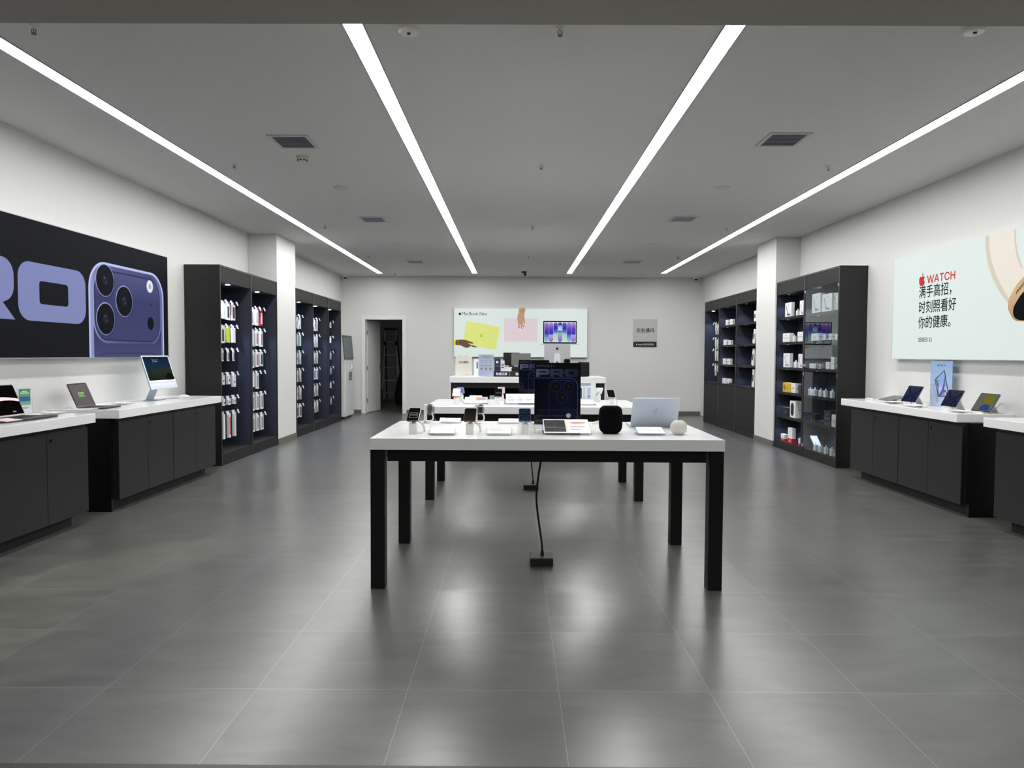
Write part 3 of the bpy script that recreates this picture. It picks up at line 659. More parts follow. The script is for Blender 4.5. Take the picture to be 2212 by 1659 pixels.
b = MB(); b.lathe([(0, 0), (.035, 0), (.028, .015), (0, .018)], 0, 0, 18, M=Matrix.Translation((-.02, -.012, 1.07)) @ Matrix.Rotation(PI/2, 4, 'X')); b.tube([(.09, -.012, 1.02), (.11, -.05, 1.06), (.12, -.03, 1.12)], .012, 8)
b.build('holder', WPL, t)
f = MB()
for x in (-.31, .33):
    for y in (.06, .33): f.lathe([(0, 0), (.04, 0), (.036, .012), (.012, .02), (.012, .05), (0, .05)], x, y, 16)
f.build('foot', BLKM, t)

# ------------------------------------------------------------------ storeroom things
AL = mat('ladder_aluminium', (.62, .62, .6), .3, metal=.8)
t = thing('step_ladder', 'aluminium step ladder with black top standing in the dark storeroom', 'ladder', (-3.475, 20.2, 0))
for s in (-1, 1):
    B('rail', -.018, .018, -.04, .02, 0, 2.02, AL, t, .003, (s*.235, 0, 0), (0, s*math.radians(-2.5), 0))
    B('rear_leg', -.015, .015, -.015, .015, 0, 2.0, BLKM, t, 0, (s*.24, .75, 0), (math.radians(20), s*math.radians(-2.5), 0))
for z in (.245, .60, .96, 1.31, 1.67):
    hw = .23-.044*z; B('step', -hw, hw, -.06, .03, z-.012, z+.018, mat('step_aluminium', (.75, .75, .73), .35, metal=.5), t, .003)
B('top_cap', -.18, .18, -.07, .10, 2.01, 2.06, BLKM, t, .008)
b = MB()
for s in (-1, 1): b.box(s*.155-.03, s*.155+.03, -.06, .04, 1.58, 1.70, .004)
b.build('bracket', BLKM, t)
t = tag(MB().lathe([(0, 0), (.045, 0), (.045, .36), (.03, .37), (0, .37)], seg=20).build('cardboard_roll', mat('kraft', (.22, .13, .04), .6), None, (-3.63, 19.6, 0)), 'brown upright roll standing at the foot of the ladder', 'roll')
t = tag(MB().lathe([(0, 0), (.32, 0), (.34, .3), (.26, .7), (.12, 1.0), (0, 1.05)], seg=20).build('black_rounded_form', BLKM, None, (-2.86, 19.2, 0)), 'black rounded shape in the storeroom beside the door jamb', 'bag')  # plain black rounded solid beside the door jamb

# ------------------------------------------------------------------ display tables
def table(lb, Y0, Y1):
    x0, x1 = -.815, 1.185; t = thing('display_table', lb, 'table', ((x0+x1)/2, (Y0+Y1)/2, 0), 0, 'white topped black display tables'); a = (x1-x0)/2; d_ = (Y1-Y0)/2
    B('tabletop', -a, a, -d_, -.0015, .795, .860, WHITE, t, .002); B('tabletop', -a, a, .0015, d_, .795, .860, WHITE, t, .002)
    for sx in (-1, 1):
        for sy in (-1, 1):
            cx, cy = sx*(a-.043), sy*(d_-.048); B('leg', cx-.04, cx+.04, cy-.04, cy+.04, 0, .795, BLACKM, t, .002)
    for sy in (-1, 1): B('apron', -a+.095, a-.095, sy*(d_-.05)-.02, sy*(d_-.05)+.02, .727, .793, BLACKM, t)
    for sx in (-1, 1): B('apron', sx*(a-.05)-.02, sx*(a-.05)+.02, -d_+.10, d_-.10, .727, .793, BLACKM, t)
    return t
table('white topped black table nearest the entrance, with speakers and an open laptop on it', 4.035, 5.115)
table('second white topped black table, directly behind the front one', 6.535, 7.62)
ZT = .8605

def floor_socket(X0, X1, Y0, lb, pts, clb):
    t = thing('floor_socket', lb, 'floor socket', ((X0+X1)/2, Y0+.075, 0), 0, 'black floor socket boxes under the tables'); h = (X1-X0)/2
    B('housing', -h, h, -.075, .075, 0, .048, mat('socket_black', (.008, .008, .009), .35), t, .003)
    B('lid_plate', -h+.006, h-.006, -.069, .069, .048, .050, mat('socket_lid', (.03, .031, .032), .4), t)
    MB().cyl(pts[0][0]-(X0+X1)/2, pts[0][1]-Y0-.075, .05, .085, .012, .010, 12).build('plug', BLKM, t)
    tag(MB().tube(pts, .006 if Y0 > 6 else .0065, 8).build('power_cable', BLKM), clb, 'cable', 'black power cables under the tables')
floor_socket(.104, .25, 4.50, 'black floor socket box under the front table', [(.182, 4.56, .083), (.178, 4.57, .14), (.155, 4.60, .30), (.145, 4.62, .42), (.155, 4.62, .54), (.172, 4.62, .66), (.178, 4.62, .79)], 'black cable rising from floor socket into the front table')
floor_socket(.094, .24, 7.06, 'black floor socket box under the second table', [(.19, 7.13, .083), (.178, 7.14, .20), (.16, 7.15, .38), (.145, 7.15, .60), (.14, 7.15, .79)], 'black cable rising from floor socket into the second table')

# ---- phones on security stands
def screen_mat(n, stops, em=.25, axis='Z'): return ramp(n, stops, axis, .12, em, .3)
SC_DARK = mat('phone_screen_dark', '#0c1113',.35, spec=0, em=.04, emc='#20282a')
SC_BROWN = ramp('phone_screen_brown', [(0, '#3b332f'), (.5, '#2a2522'), (1, '#1c1a19')], 'Z', .25, .25, .4)
SC_BLUE = ramp('phone_screen_blue', [(0, '#2c3a52'), (.5, '#15203a'), (1, '#2c3a54')], 'Z', .2, .10, .35)
SC_WHITE = mat('phone_screen_white', '#efe9ea', .2, em=.55, emc='#f0e8ea')
def phone_stand(x, y, lb, plb, scr, body, sc=1.0, marks=None, rz=0, back=None):
    t = thing('phone_stand', lb, 'phone stand', (x, y, ZT), rz, 'white phone security stands')
    MB().lathe([(0, 0), (.0245, 0), (.0245, .062), (.021, .066), (0, .066)], seg=26).build('base', WPL, t)
    MB().lathe([(0, .062), (.017, .062), (.014, .085), (0, .088)], 0, .012, seg=18).build('neck', WPL, t)
    MB().tube([(.030, .03, .072), (.052, .05, .05), (.060, .062, .02), (.058, .07, .006)], .0062, 8).build('tether', CREAM, t)
    MB().lathe([(0, 0), (.006, 0), (.005, .012), (0, .013)], 0, 0, 12, M=Matrix.Translation((-.008, -.026, .066))).build('charge_plug', mat('brass_plug', (.65, .55, .35), .4), t)
    tilt = math.radians(64)      # lying back, screen up and towards the viewer
    p = thing('smartphone', plb, 'phone', (x, y, ZT), 0, 'phones on display stands')
    M = Matrix.Rotation(rz, 4, 'Z') @ Matrix.Translation((0, -.028, .078)) @ Matrix.Rotation(-tilt, 4, 'X')
    p.matrix_local = Matrix.Translation((x, y, ZT)) @ M
    hh = .148
    PL('body', rr(0, hh/2, .072, hh, .012, 5), -.004, .004, body, p)
    PL('screen', rr(0, hh/2, .068, hh-.005, .010, 5), -.0048, -.004, scr, p)
    if marks:
        b = MB()
        for (cx, cz, ww, h2) in marks: b.ring(rr(cx, cz, ww, h2, .006, 3), rr(cx, cz, ww-.003, h2-.003, .005, 3), -.0053, -.0048)
        b.build('screen_graphic', mat('screen_grey_line', '#8d9694', .4, em=.15), p)
    PL('camera_island', rr(-.015 if not back else 0, hh-.022, .034 if not back else .06, .034, .009, 4), .004, .0065, body, p)
    return t
phone_stand(-.603, 4.272, 'white phone stand, leftmost on the front table', 'black phone with grey line graphics, leftmost on the front table', SC_DARK, BLK, marks=[(0, .045, .05, .03), (0, .08, .05, .02)])
phone_stand(-.265, 4.268, 'white phone stand in front of the black smartwatch stand, front table', 'phone with dark brown screen, middle one on the front table', SC_BROWN, mat('phone_titan', (.1, .09, .085), .3, metal=.5))
phone_stand(.063, 4.282, 'white phone stand beside the dark phone poster, front table', 'phone with dark blue starburst screen beside the dark poster, front table', SC_BLUE, mat('phone_blue', (.12, .17, .26), .3, metal=.5))
p = [o for o in bpy.data.objects if o.get('label', '').startswith('phone with dark blue')][0]
b = MB()
for k in range(8):
    a = 2*PI*k/8+.39; b.plate([(.004*math.cos(a+.8), .078+.004*math.sin(a+.8)), (.033*math.cos(a+.12), .078+.06*math.sin(a+.12)), (.033*math.cos(a-.12), .078+.06*math.sin(a-.12))], -.0052, -.0048)
b.build('starburst', mat('starburst_blue', '#2c3852', .5, em=.03, spec=0), p)
# second table
phone_stand(-.553, 6.82, 'white phone stand, front left on the second table', 'phone with bright white screen and orange edge, second table', SC_WHITE, mat('phone_orange', (.75, .22, .10), .35, metal=.3))
phone_stand(-.155, 6.84, 'white phone stand left of the poster, second table', 'phone with black screen left of the poster, second table', SC_DARK, BLK, marks=[(0, .06, .05, .012)])
phone_stand(.905, 6.72, 'white phone stand nearest the black round speaker, second table', 'phone with dark grey screen, rightmost on the second table', SC_DARK, mat('phone_grey', (.3, .31, .33), .3, metal=.6))
phone_stand(-.545, 7.33, 'white phone stand behind the orange edged phone, second table', 'blue phone turned away behind the orange edged phone, second table', BLK, mat('phone_cobalt', '#5b72c9', .35), rz=PI, back=True)
phone_stand(-.135, 7.40, 'white phone stand behind the black screen phone, second table', 'pale pink phone turned away behind the black screen phone, second table', BLK, mat('phone_pink', '#e0c4c8', .35), rz=PI, back=True)
phone_stand(.855, 7.34, 'white phone stand in front of the counter leg, second table right', 'white phone turned away on the right of the second table', BLK, WPL, rz=PI, back=True)

# ---- watch stands
def watch_stand(x, y, lb, wlb, dx, band, rz):
    t = thing('watch_stand', lb, 'watch stand', (x, y, ZT), 0, 'white smartwatch stands')
    B('foot', -.03, .03, -.02, .03, 0, .006, SILVER, t, .002)
    B('post', -.011, .009, -.006, .012, .004, .128, WPL, t, .003)
    MB().tube([(0, 0, .112), (dx*.014, -.012, .115), (dx*.042, -.02, .075), (dx*.055, -.022, .045), (dx*.048, -.02, .022), (dx*.02, -.016, .016), (-dx*.008, -.012, .020), (-.004, -.008, .008)], .0055, 8).build('tether', CREAM, t)
    MB().box(-.012, .05 if dx > 0 else .012, -.01, .014, .118, .130, .003).build('arm', WPL, t)
    q = thing('smartwatch', wlb, 'smartwatch', (x+.030, y-.008, ZT+.118), rz, 'smartwatches on white stands')
    b = MB(); P = [(-.020, .012), (-.020, -.05), (-.014, -.066), (.012, -.066), (.020, -.05), (.020, .012)]
    b.ring([(math.cos(a)*.024, -.024+math.sin(a)*.038) for a in [2*PI*k/24 for k in range(24)]], [(math.cos(a)*.021, -.024+math.sin(a)*.035) for a in [2*PI*k/24 for k in range(24)]], -.014, .014)
    b.build('band', band, q)
    B('case', -.017, .017, -.030, -.020, -.045, .0, mat('watch_case', (.35, .35, .36), .3, metal=.8), q, .004)
    B('display', -.015, .015, -.0315, -.030, -.042, -.003, BLK, q)
watch_stand(-.612, 4.95, 'white watch stand with looped cream tether, left rear of the front table', 'smartwatch with dark band on the left rear stand, front table', 1, mat('band_slate', (.05, .05, .06), .5), PI*.5)
watch_stand(-.262, 4.94, 'white watch stand behind the brown screen phone, front table', 'black smartwatch facing forward behind the brown screen phone', 1, BLKM, 0)

# ---- clear card holders: sloped sheet on a base
def holder(x, y, ww, dd, hh, lb, card=None, art=None, rz=0, z=ZT, grp='clear acrylic card holders'):
    t = thing('card_holder', lb, 'card holder', (x, y, z), rz, grp)
    b = MB(); pr = [(-dd/2, 0), (dd/2, 0), (dd/2, .004), (-dd/2+.004, .004), (-dd/2+.004, .010), (-dd/2, .010)]
    M = Matrix(((0, 1, 0, 0), (1, 0, 0, 0), (0, 0, 1, 0), (0, 0, 0, 1)))
    b.plate(pr, -ww/2, ww/2, M); an = math.atan2(hh-.008, dd); L_ = math.hypot(hh-.008, dd)
    b.box(-ww/2, ww/2, 0, L_, -.003, .0, M=Matrix.Translation((0, -dd/2+.002, .010)) @ Matrix.Rotation(an, 4, 'X'))
    b.box(-ww/2, ww/2, dd/2-.003, dd/2, 0, hh)
    b.build('acrylic_body', ACRYL, t)
    if card:
        MS = Matrix.Translation((0, -dd/2+.004, .012)) @ Matrix.Rotation(an-PI/2, 4, 'X')
        c = PL('card', [(-ww/2+.006, 0), (ww/2-.006, 0), (ww/2-.006, L_-.01), (-ww/2+.006, L_-.01)], -.0012, 0, card, t); c.matrix_local = MS
        if art: art(c, ww-.012, L_-.01)
    return t
def c_lines(c, w_, h_):
    b = MB(); b.box(-w_*.42, w_*.1, -.0018, -.0012, h_*.72, h_*.76); b.box(-w_*.42, w_*.3, -.0018, -.0012, h_*.52, h_*.55); b.build('print_line', mat('light_grey_ink', '#b6b9bd', .5), c)
def c_dark(c, w_, h_):
    PL('dark_card', [(-w_*.48, h_*.08), (-w_*.02, h_*.08), (-w_*.02, h_*.94), (-w_*.48, h_*.94)], -.0018, -.0012, mat('card_black', '#1c1c20', .4), c)
    b = MB(); b.ring(rr(-w_*.33, h_*.6, w_*.2, h_*.4, w_*.03, 3), rr(-w_*.33, h_*.6, w_*.19, h_*.37, w_*.025, 3), -.0022, -.0018); b.box(-w_*.47, -w_*.03, -.0022, -.0018, h_*.36, h_*.38); b.box(-w_*.26, -w_*.255, -.0022, -.0018, h_*.1, h_*.6); b.build('outline_print', mat('card_greyline', '#77777c', .5), c)
    PL('orange_print', smoothpoly([(w_*.08, h_*.74), (w_*.2, h_*.82), (w_*.42, h_*.80), (w_*.40, h_*.70), (w_*.2, h_*.66)], 3), -.0018, -.0012, mat('card_coral', '#c9907c', .5), c)
    PL('divider', [(-w_*.01, 0), (w_*.03, 0), (w_*.03, h_), (-w_*.01, h_)], -.0019, -.0012, mat('card_beige', '#e8dccb', .5), c)
    b = MB(); b.box(w_*.08, w_*.4, -.0018, -.0012, h_*.42, h_*.46); b.box(w_*.08, w_*.3, -.0018, -.0012, h_*.25, h_*.28); b.build('print_line', GREYINK, c)
holder(-.425, 4.255, .155, .13, .035, 'clear holder with white card between the left two phones, front table', WCARD, c_lines)
holder(-.09, 4.265, .155, .13, .03, 'clear holder between the middle and right phones, front table', WCARD, c_lines)
holder(.315, 4.36, .29, .24, .07, 'large clear holder with dark card in front of the dark poster, front table', WCARD, c_dark)
holder(.815, 4.31, .17, .13, .035, 'clear holder with white card between the two speakers, front table', WCARD, c_lines)
holder(-.44, 4.965, .15, .07, .03, 'clear holder between the two watch stands, rear of the front table', WCARD, c_lines)
holder(-.04, 4.95, .15, .07, .03, 'clear holder behind the blue starburst phone, rear of the front table', WCARD, c_lines)
b = MB()
for k in range(4): b.tube([(-.04, .0+.008*k, .005), (-.02, -.02+.008*k, .006+.004*k), (.02, -.02+.006*k, .012+.004*k), (.04, .01*k, .006), (.01, .02, .008+.003*k)], .003, 6)
tag(b.build('cable_coil', CREAM, None, (.575, 4.92, ZT)), 'small cream cable coil behind the black round speaker, front table', 'cable')
def c_phones(c, w_, h_):
    PL('orange_print', [(0, h_*.45), (w_*.2, h_*.45), (w_*.2, h_*.95), (0, h_*.95)], -.0018, -.0012, mat('card_orange', '#e0763f', .5), c)
    PL('grey_print', [(w_*.2, h_*.45), (w_*.46, h_*.45), (w_*.46, h_*.95), (w_*.2, h_*.95)], -.0018, -.0012, mat('card_greys', '#8f8f88', .5, noise=.4, nscale=60), c); c_lines(c, w_, h_)
holder(-.37, 6.92, .23, .13, .06, 'clear holder with orange and grey card, front left of the second table', WCARD, c_phones)
holder(-.40, 7.42, .14, .07, .05, 'clear holder with white card behind the orange card, second table', WCARD, c_lines)
def c_cols(c, w_, h_):
    b = MB()
    for k in range(3):
        for j in range(4): b.box(-w_*.42+k*w_*.3, -w_*.42+k*w_*.3+w_*.2*(1 if j else .6), -.0018, -.0012, h_*(.72-.17*j), h_*(.76-.17*j))
    b.build('print_line', GREYINK, c)
holder(.06, 6.96, .30, .20, .09, 'wide clear holder with price columns in front of second table poster', WCARD, c_cols)
holder(.70, 6.85, .16, .10, .03, 'clear holder in front of the white phone poster, second table', WCARD, c_lines)
holder(.70, 7.10, .17, .10, .03, 'clear holder at the foot of the white phone poster, second table', WCARD, c_lines)

# ---- round speakers
t = thing('smart_speaker', 'large black rounded cylinder smart speaker on the front table', 'speaker', (.583, 4.355, ZT))
MB().lathe([(0, 0), (.045, 0), (.050, .006), (.060, .014), (.069, .032), (.071, .055), (.071, .12), (.068, .145), (.058, .160), (.045, .167), (.03, .168)], seg=40).build('mesh_body', mat('black_knit', (.003, .003, .004), .95, bump=.4, nscale=300, spec=.05), t)
MB().lathe([(0, .1665), (.028, .1675), (.034, .1690), (.0, .1690)], seg=32).build('touch_panel', mat('speaker_touch', (.02, .02, .022), .25), t)
t = thing('mini_speaker', 'small white ball shaped speaker at the right of the front table', 'speaker', (.985, 4.31, ZT))
prof = [(.024, 0), (.027, .001)]+[(.050*math.cos(a), .042+.0485*math.sin(a)) for a in [math.radians(-56+k*10) for k in range(12)]]
MB().lathe([(0, 0)]+prof, seg=36).build('mesh_body', mat('white_knit', (.66, .65, .60), .9, bump=.5, nscale=420, noise=.18), t)
MB().lathe([(0, .0800), (.0300, .0810), (.027, .0835), (0, .0838)], seg=32).build('touch_panel', mat('mini_touch', (.7, .7, .68), .3), t)
MB().tube([(.045, .03, .03), (.06, .05, .012), (.062, .09, .005), (.04, .16, .005)], .0022, 6).build('power_cord', CREAM, t)

# ---- laptops
KEYM = mat('keyboard_keys', (.012, .012, .013), .5)
def laptop(name, lb, loc, rz, ww, dd, hh, open_deg, body, scr, back_logo=None, group=None):
    """hinge along local x at the origin; base runs to -y (towards its user), lid rises from the hinge"""
    t = thing(name, lb, 'laptop', loc, rz, group)
    bs = MB().plate(rr(0, -dd/2, ww, dd, .012, 4), 0, .011, Matrix(((1, 0, 0, 0), (0, 0, 1, 0), (0, 1, 0, 0.002), (0, 0, 0, 1)))).build('base', body, t)
    k = MB()
    for r in range(6):
        for c in range(13):
            kw = (ww*.80)/13; x = -ww*.40+c*kw; y = -.026-r*.0185
            k.box(x+.0012, x+kw-.0012, y-.0165, y, .0132, .0142)
    k.build('keyboard', KEYM, bs)
    PL('trackpad', rr(0, -dd*.79, ww*.38, dd*.34, .006, 3), .0130, .0134, body, bs, Matrix(((1, 0, 0, 0), (0, 0, 1, 0), (0, 1, 0, 0), (0, 0, 0, 1))))
    M = Matrix.Translation((0, 0, .012)) @ Matrix.Rotation(-math.radians(open_deg-90), 4, 'X')
    lid = PL('lid', rr(0, hh/2, ww, hh, .012, 5), -.0025, .0025, body, t); lid.matrix_local = M
    PL('bezel', rr(0, hh/2, ww-.004, hh-.004, .010, 5), -.0032, -.0025, BLK, lid)
    PL('screen', rr(0, hh/2+.003, ww-.016, hh-.022, .006, 4), -.0037, -.0032, scr, lid)
    return t, lid
SKYAL = mat('sky_blue_aluminium', (.47, .53, .60), .38, metal=.35)
t, lid = laptop('laptop', 'open pale blue laptop seen from behind on the front table', (.918, 4.745, ZT), PI, .305, .215, .213, 119, SKYAL, BLK)
b = MB()
for P_ in (APPLE, LEAF): b.plate([(-a*.040, .112+c*.040) for a, c in P_], .0025, .0031)
b.build('logo', mat('logo_mirror', (.36, .41, .48), .12, metal=.8), lid)

# ---- dark phone posters in acrylic stands
PBLK = mat('poster_black', '#08090c', .3, spec=.1)
P_TXT = ramp('poster_pro_ink', [(0, '#565d7c'), (.4, '#343a56'), (1, '#22273c')], 'X', .2)
P_BODY = ramp('poster_phone_body', [(0, '#070912'), (.4, '#0d1122'), (.75, '#121732'), (1, '#0c1024')], 'X', .3)
P_EDGE = mat('poster_phone_edge', '#343d60', .4, spec=.1); P_LENS = mat('poster_lens', '#05060b', .3, spec=.1); P_RIM = mat('poster_rim', '#262e52', .4, spec=.1)
def arcp(cx, cz, rx, rz, a0, a1, n=6): return [(cx+rx*math.cos(math.radians(a0+(a1-a0)*k/n)), cz+rz*math.sin(math.radians(a0+(a1-a0)*k/n))) for k in range(n+1)]
def pro_letters(b, x, z, w_, h_, y0, y1, gap, lead=0, holes=None):
    """the wide word PRO drawn as solid letters; counters added through 'holes'"""
    rx, rz = w_*.15, h_*.27
    b.plate([(x, z), (x+w_*.24, z), (x+w_*.24, z+h_*.26)]+arcp(x+w_-rx, z+h_*.26+rz, rx, rz, -90, 0)+arcp(x+w_-rx, z+h_-rz, rx, rz, 0, 90)+[(x, z+h_)], y0, y1)
    x2 = x+w_+gap
    b.plate([(x2, z), (x2+w_*.24, z), (x2+w_*.24, z+h_*.24), (x2+w_*.50, z+h_*.24), (x2+w_*.70, z), (x2+w_*1.01, z), (x2+w_*.86, z+h_*.27)]+arcp(x2+w_-rx, z+h_*.28+rz, rx, rz, -60, 0)+arcp(x2+w_-rx, z+h_-rz, rx, rz, 0, 90)+[(x2, z+h_)], y0, y1)
    x3 = x2+w_+gap
    def el(cx, cz, ww, hh, ax, az): return arcp(cx+ww/2-ax, cz+hh/2-az, ax, az, 0, 90)+arcp(cx-ww/2+ax, cz+hh/2-az, ax, az, 90, 180)+arcp(cx-ww/2+ax, cz-hh/2+az, ax, az, 180, 270)+arcp(cx+ww/2-ax, cz-hh/2+az, ax, az, 270, 360)
    b.ring(el(x3+w_/2, z+h_/2, w_, h_, rx, rz), el(x3+w_/2, z+h_/2, w_*.43, h_*.40, w_*.035, h_*.06), y0, y1)
    if holes is not None:
        holes.box(x+w_*.24, x+w_*.72, y0-.0004, y0, z+h_*.55, z+h_*.72); holes.box(x2+w_*.24, x2+w_*.72, y0-.0004, y0, z+h_*.55, z+h_*.72)
def phone_poster(x, y, lb, full=True):
    t = thing('poster_stand', lb, 'poster stand', (x, y, ZT), 0, 'dark phone posters in clear stands')
    ww, hh = .312, .420
    b = MB(); b.box(-ww/2-.003, ww/2+.003, -.0055, -.0035, 0, hh+.004); b.box(-ww/2-.003, ww/2+.003, .0035, .0055, 0, hh+.004); b.box(-ww/2-.003, ww/2+.003, -.045, .045, 0, .004)
    b.build('acrylic_sheet', glassy('poster_acrylic', (.97, .98, .98), 1.0), t)
    B('poster', -ww/2, ww/2, -.003, .003, .006, hh, PBLK, t)
    def X(u): return -ww/2+u*ww
    def Z(v): return hh-v*hh
    fruit(t, X(.063), Z(.052), .013, -.0042, mat('poster_grey_ink', '#4d505c', .5, spec=.1))
    text('title', 'iPhone 17', X(.10), Z(.068), .026, -.0036, mat('poster_grey_ink', 0), t, sx=.92)
    b = MB(); hl = MB(); pro_letters(b, X(.035), Z(.225), ww*.29, hh*.125, -.0036, -.003, ww*.02, 0, hl); b.build('wide_lettering', P_TXT, t); hl.build('letter_counter', PBLK, t)
    # phone back, cropped by the sheet
    PL('phone_print', [(X(0), Z(.245))]+[(X(.78+.15*math.sin(a)), Z(.245+.11*(1-math.cos(a)))) for a in [k*PI/16 for k in range(9)]]+[(X(.93), Z(1)+.004), (X(0), Z(1)+.004)], -.0034, -.003, P_BODY, t)
    e = MB(); o_ = [(X(0), Z(.240))]+[(X(.78+.165*math.sin(a)), Z(.240+.12*(1-math.cos(a)))) for a in [k*PI/16 for k in range(9)]]+[(X(.945), Z(1)+.004)]
    i_ = [(X(0), Z(.252))]+[(X(.78+.145*math.sin(a)), Z(.252+.11*(1-math.cos(a)))) for a in [k*PI/16 for k in range(9)]]+[(X(.925), Z(1)+.004)]
    n = len(o_)
    e.plate(o_+i_[::-1], -.0037, -.003); e.build('phone_edge', P_EDGE, t)
    MB().ring(rr(X(.62), Z(.63), ww*.62, hh*.70, .04, 6), rr(X(.62), Z(.63), ww*.60, hh*.685, .037, 6), -.0037, -.003).build('plateau_outline', P_RIM, t)
    L_ = MB(); R_ = MB(); G_ = MB()
    for u, v in ((.465, .385), (.74, .385), (.60, .565)):
        R_.plate(disc(X(u), Z(v), .0365), -.0038, -.003); L_.plate(disc(X(u), Z(v), .034), -.0041, -.0038); G_.plate(disc(X(u)+.003, Z(v)+.003, .0022, 12), -.0044, -.0041)
    R_.build('lens_rim', P_RIM, t); L_.build('lens', P_LENS, t); G_.build('lens_glint', mat('lens_glint', '#9aa0b8', .3), t)
    PL('flash', disc(X(.74), Z(.85), .0155), -.0042, -.003, mat('flash_grey', '#a9adb4', .4), t); PL('sensor', disc(X(.46), Z(.85), .0135), -.0042, -.003, P_LENS, t)
    return t
phone_poster(.291, 4.875, 'large dark phone poster in clear stand on the front table')
phone_poster(.20, 7.43, 'dark phone poster in clear stand on the second table, half hidden by another')
# white phone poster, second table right
t = thing('poster_stand', 'small white poster showing blue slim phones on the second table', 'poster stand', (.715, 7.26, ZT), 0)
b = MB(); b.box(-.108, .108, -.004, -.0025, 0, .225); b.box(-.108, .108, .0025, .004, 0, .225); b.box(-.108, .108, -.05, .05, 0, .004); b.build('acrylic_sheet', ACRYL, t)
B('sheet', -.104, .104, -.002, .002, .006, .222, mat('poster_white', '#f0f4f4', .4), t)
b = MB(); b.box(-.06, .055, -.0026, -.002, .178, .187); b.box(-.045, .045, -.0026, -.002, .165, .170); b.build('print_line', mat('slate_ink', '#5c6a72', .5), t)
PL('phone_print', rr(-.055, .09, .040, .115, .018, 5), -.0026, -.002, mat('phone_print_blue', '#2c5674', .3), t); PL('phone_print', rr(-.015, .09, .006, .115, .003, 3), -.0026, -.002, mat('phone_print_grey', '#8296a6', .3), t); PL('phone_print', rr(.035, .09, .036, .110, .010, 5), -.0026, -.002, mat('phone_print_lilac', '#b9c3dd', .3), t)
PL('camera_print', rr(-.055, .125, .030, .018, .009, 4), -.003, -.0026, mat('phone_print_dark', '#16384f', .3), t); PL('camera_print', disc(.035, .06, .007, 14), -.003, -.0026, INK, t)

# ------------------------------------------------------------------ service counter at the back
CY = 10.40
t = thing('service_counter', 'white topped dark service counter with open front shelf before the back lightbox', 'counter', (.19, CY+.43, 0))
h = 1.13
wt = B('worktop', -h, h, -.43, .43, .928, 1.013, WHITE, t, .003)
b = MB(); b.box(-h, -h+.018, -.42, .42, 0, .928); b.box(h-.018, h, -.42, .42, 0, .928); b.build('white_side', WPL, t)
b = MB(); b.box(-h+.02, -h+.10, -.405, .42, 0, .926); b.box(h-.10, h-.02, -.405, .42, 0, .926); b.box(-.04, .04, -.40, .40, .05, .926); b.build('side_panel', CHAR, t)
B('back_panel', -h+.10, h-.10, -.02, 0, .05, .926, BLKM, t); B('plinth', -h+.10, h-.10, -.38, .40, 0, .10, CHAR, t)
B('top_rail', -h+.10, h-.10, -.38, -.02, .85, .926, CHAR, t)
for z in (.68, .38): B('shelf', -h+.10, h-.10, -.39, -.02, z-.03, z, CHARLIGHT, t)
TAGM = mat('price_tag_paper', (.42, .43, .43), .5)
for k, x in enumerate((-.795, -.505, -.235)):
    o = B('shelf_tag', -.046, .046, 0, .002, 0, .062, TAGM, None, 0, (.19+x, CY+.02, .683), (math.radians(-12), 0, 0)); tag(o, f'grey shelf tag, {RA[k]} from the left on the service counter shelf', 'price tag', 'grey tags on the counter shelf')
    bl = MB(); bl.box(-.03, .03, -.0006, 0, .038, .044); bl.box(-.03, .02, -.0006, 0, .022, .027); bl.build('print_line', mat('tag_ink', '#6a6d70', .5), o)
for x, lb in ((-.69, 'grey oval tray on lower shelf of service counter, left end'), (-.14, 'grey oval tray on lower shelf of service counter, near the posters')):
    o = MB().lathe([(0, 0), (.15, 0), (.17, .012), (.165, .014), (.14, .006), (0, .006)], seg=30).build('oval_tray', mat('tray_grey', (.10, .105, .11), .3, metal=.4), None, (.19+x, CY+.22, .5)); o.scale = (1, .7, 1)
    o.location = (.19+x, CY+.24, .6805); tag(o, lb, 'tray', 'oval trays in the service counter')
ZK = 1.0135
t = thing('paper_bag', 'cream paper carrier bag with lettering at left end of service counter', 'paper bag', (-.75, 10.62, ZK))
BAGM = mat('bag_paper', (.72, .70, .63), .6)
b = MB(); b.plate([(-.05, 0), (.05, 0), (.028, .30), (-.028, .30)], -.118, .118, Matrix(((0, 1, 0, 0), (1, 0, 0, 0), (0, 0, 1, 0), (0, 0, 0, 1)))); b.build('bag', BAGM, t)
for x in (-.068, .03): MB().tube([(x, -.028, .285), (x+.005, -.030, .306), (x+.025, -.029, .300), (x+.034, -.028, .285)], .0022, 6).build('handle', mat('bag_cord', (.5, .49, .45), .6), t)
Mb = Matrix.Translation((0, -.0505, 0)) @ Matrix.Rotation(math.radians(-4.2), 4, 'X')
o = text('lettering', '左右通讯', 0, .195, .036, -.001, INK, t, 'CENTER', .0006); o.matrix_local = Mb
o = fruit(t, .033, .028, .010, -.0016, INK); o.matrix_local = Mb
o = MB().box(.045, .095, -.0016, -.0010, .025, .029).build('print_line', GREYINK, t); o.matrix_local = Mb
t = thing('poster_stand', 'pale blue service notice in clear stand beside the paper bag', 'poster stand', (-.418, 10.50, ZK))
b = MB(); b.box(-.112, .112, -.004, -.0025, 0, .325); b.box(-.112, .112, .0025, .004, 0, .325); b.box(-.112, .112, -.05, .05, 0, .004); b.build('acrylic_sheet', ACRYL, t)
B('sheet', -.108, .108, -.002, .002, .005, .320, mat('notice_paper', '#c3cbe0', .45), t)
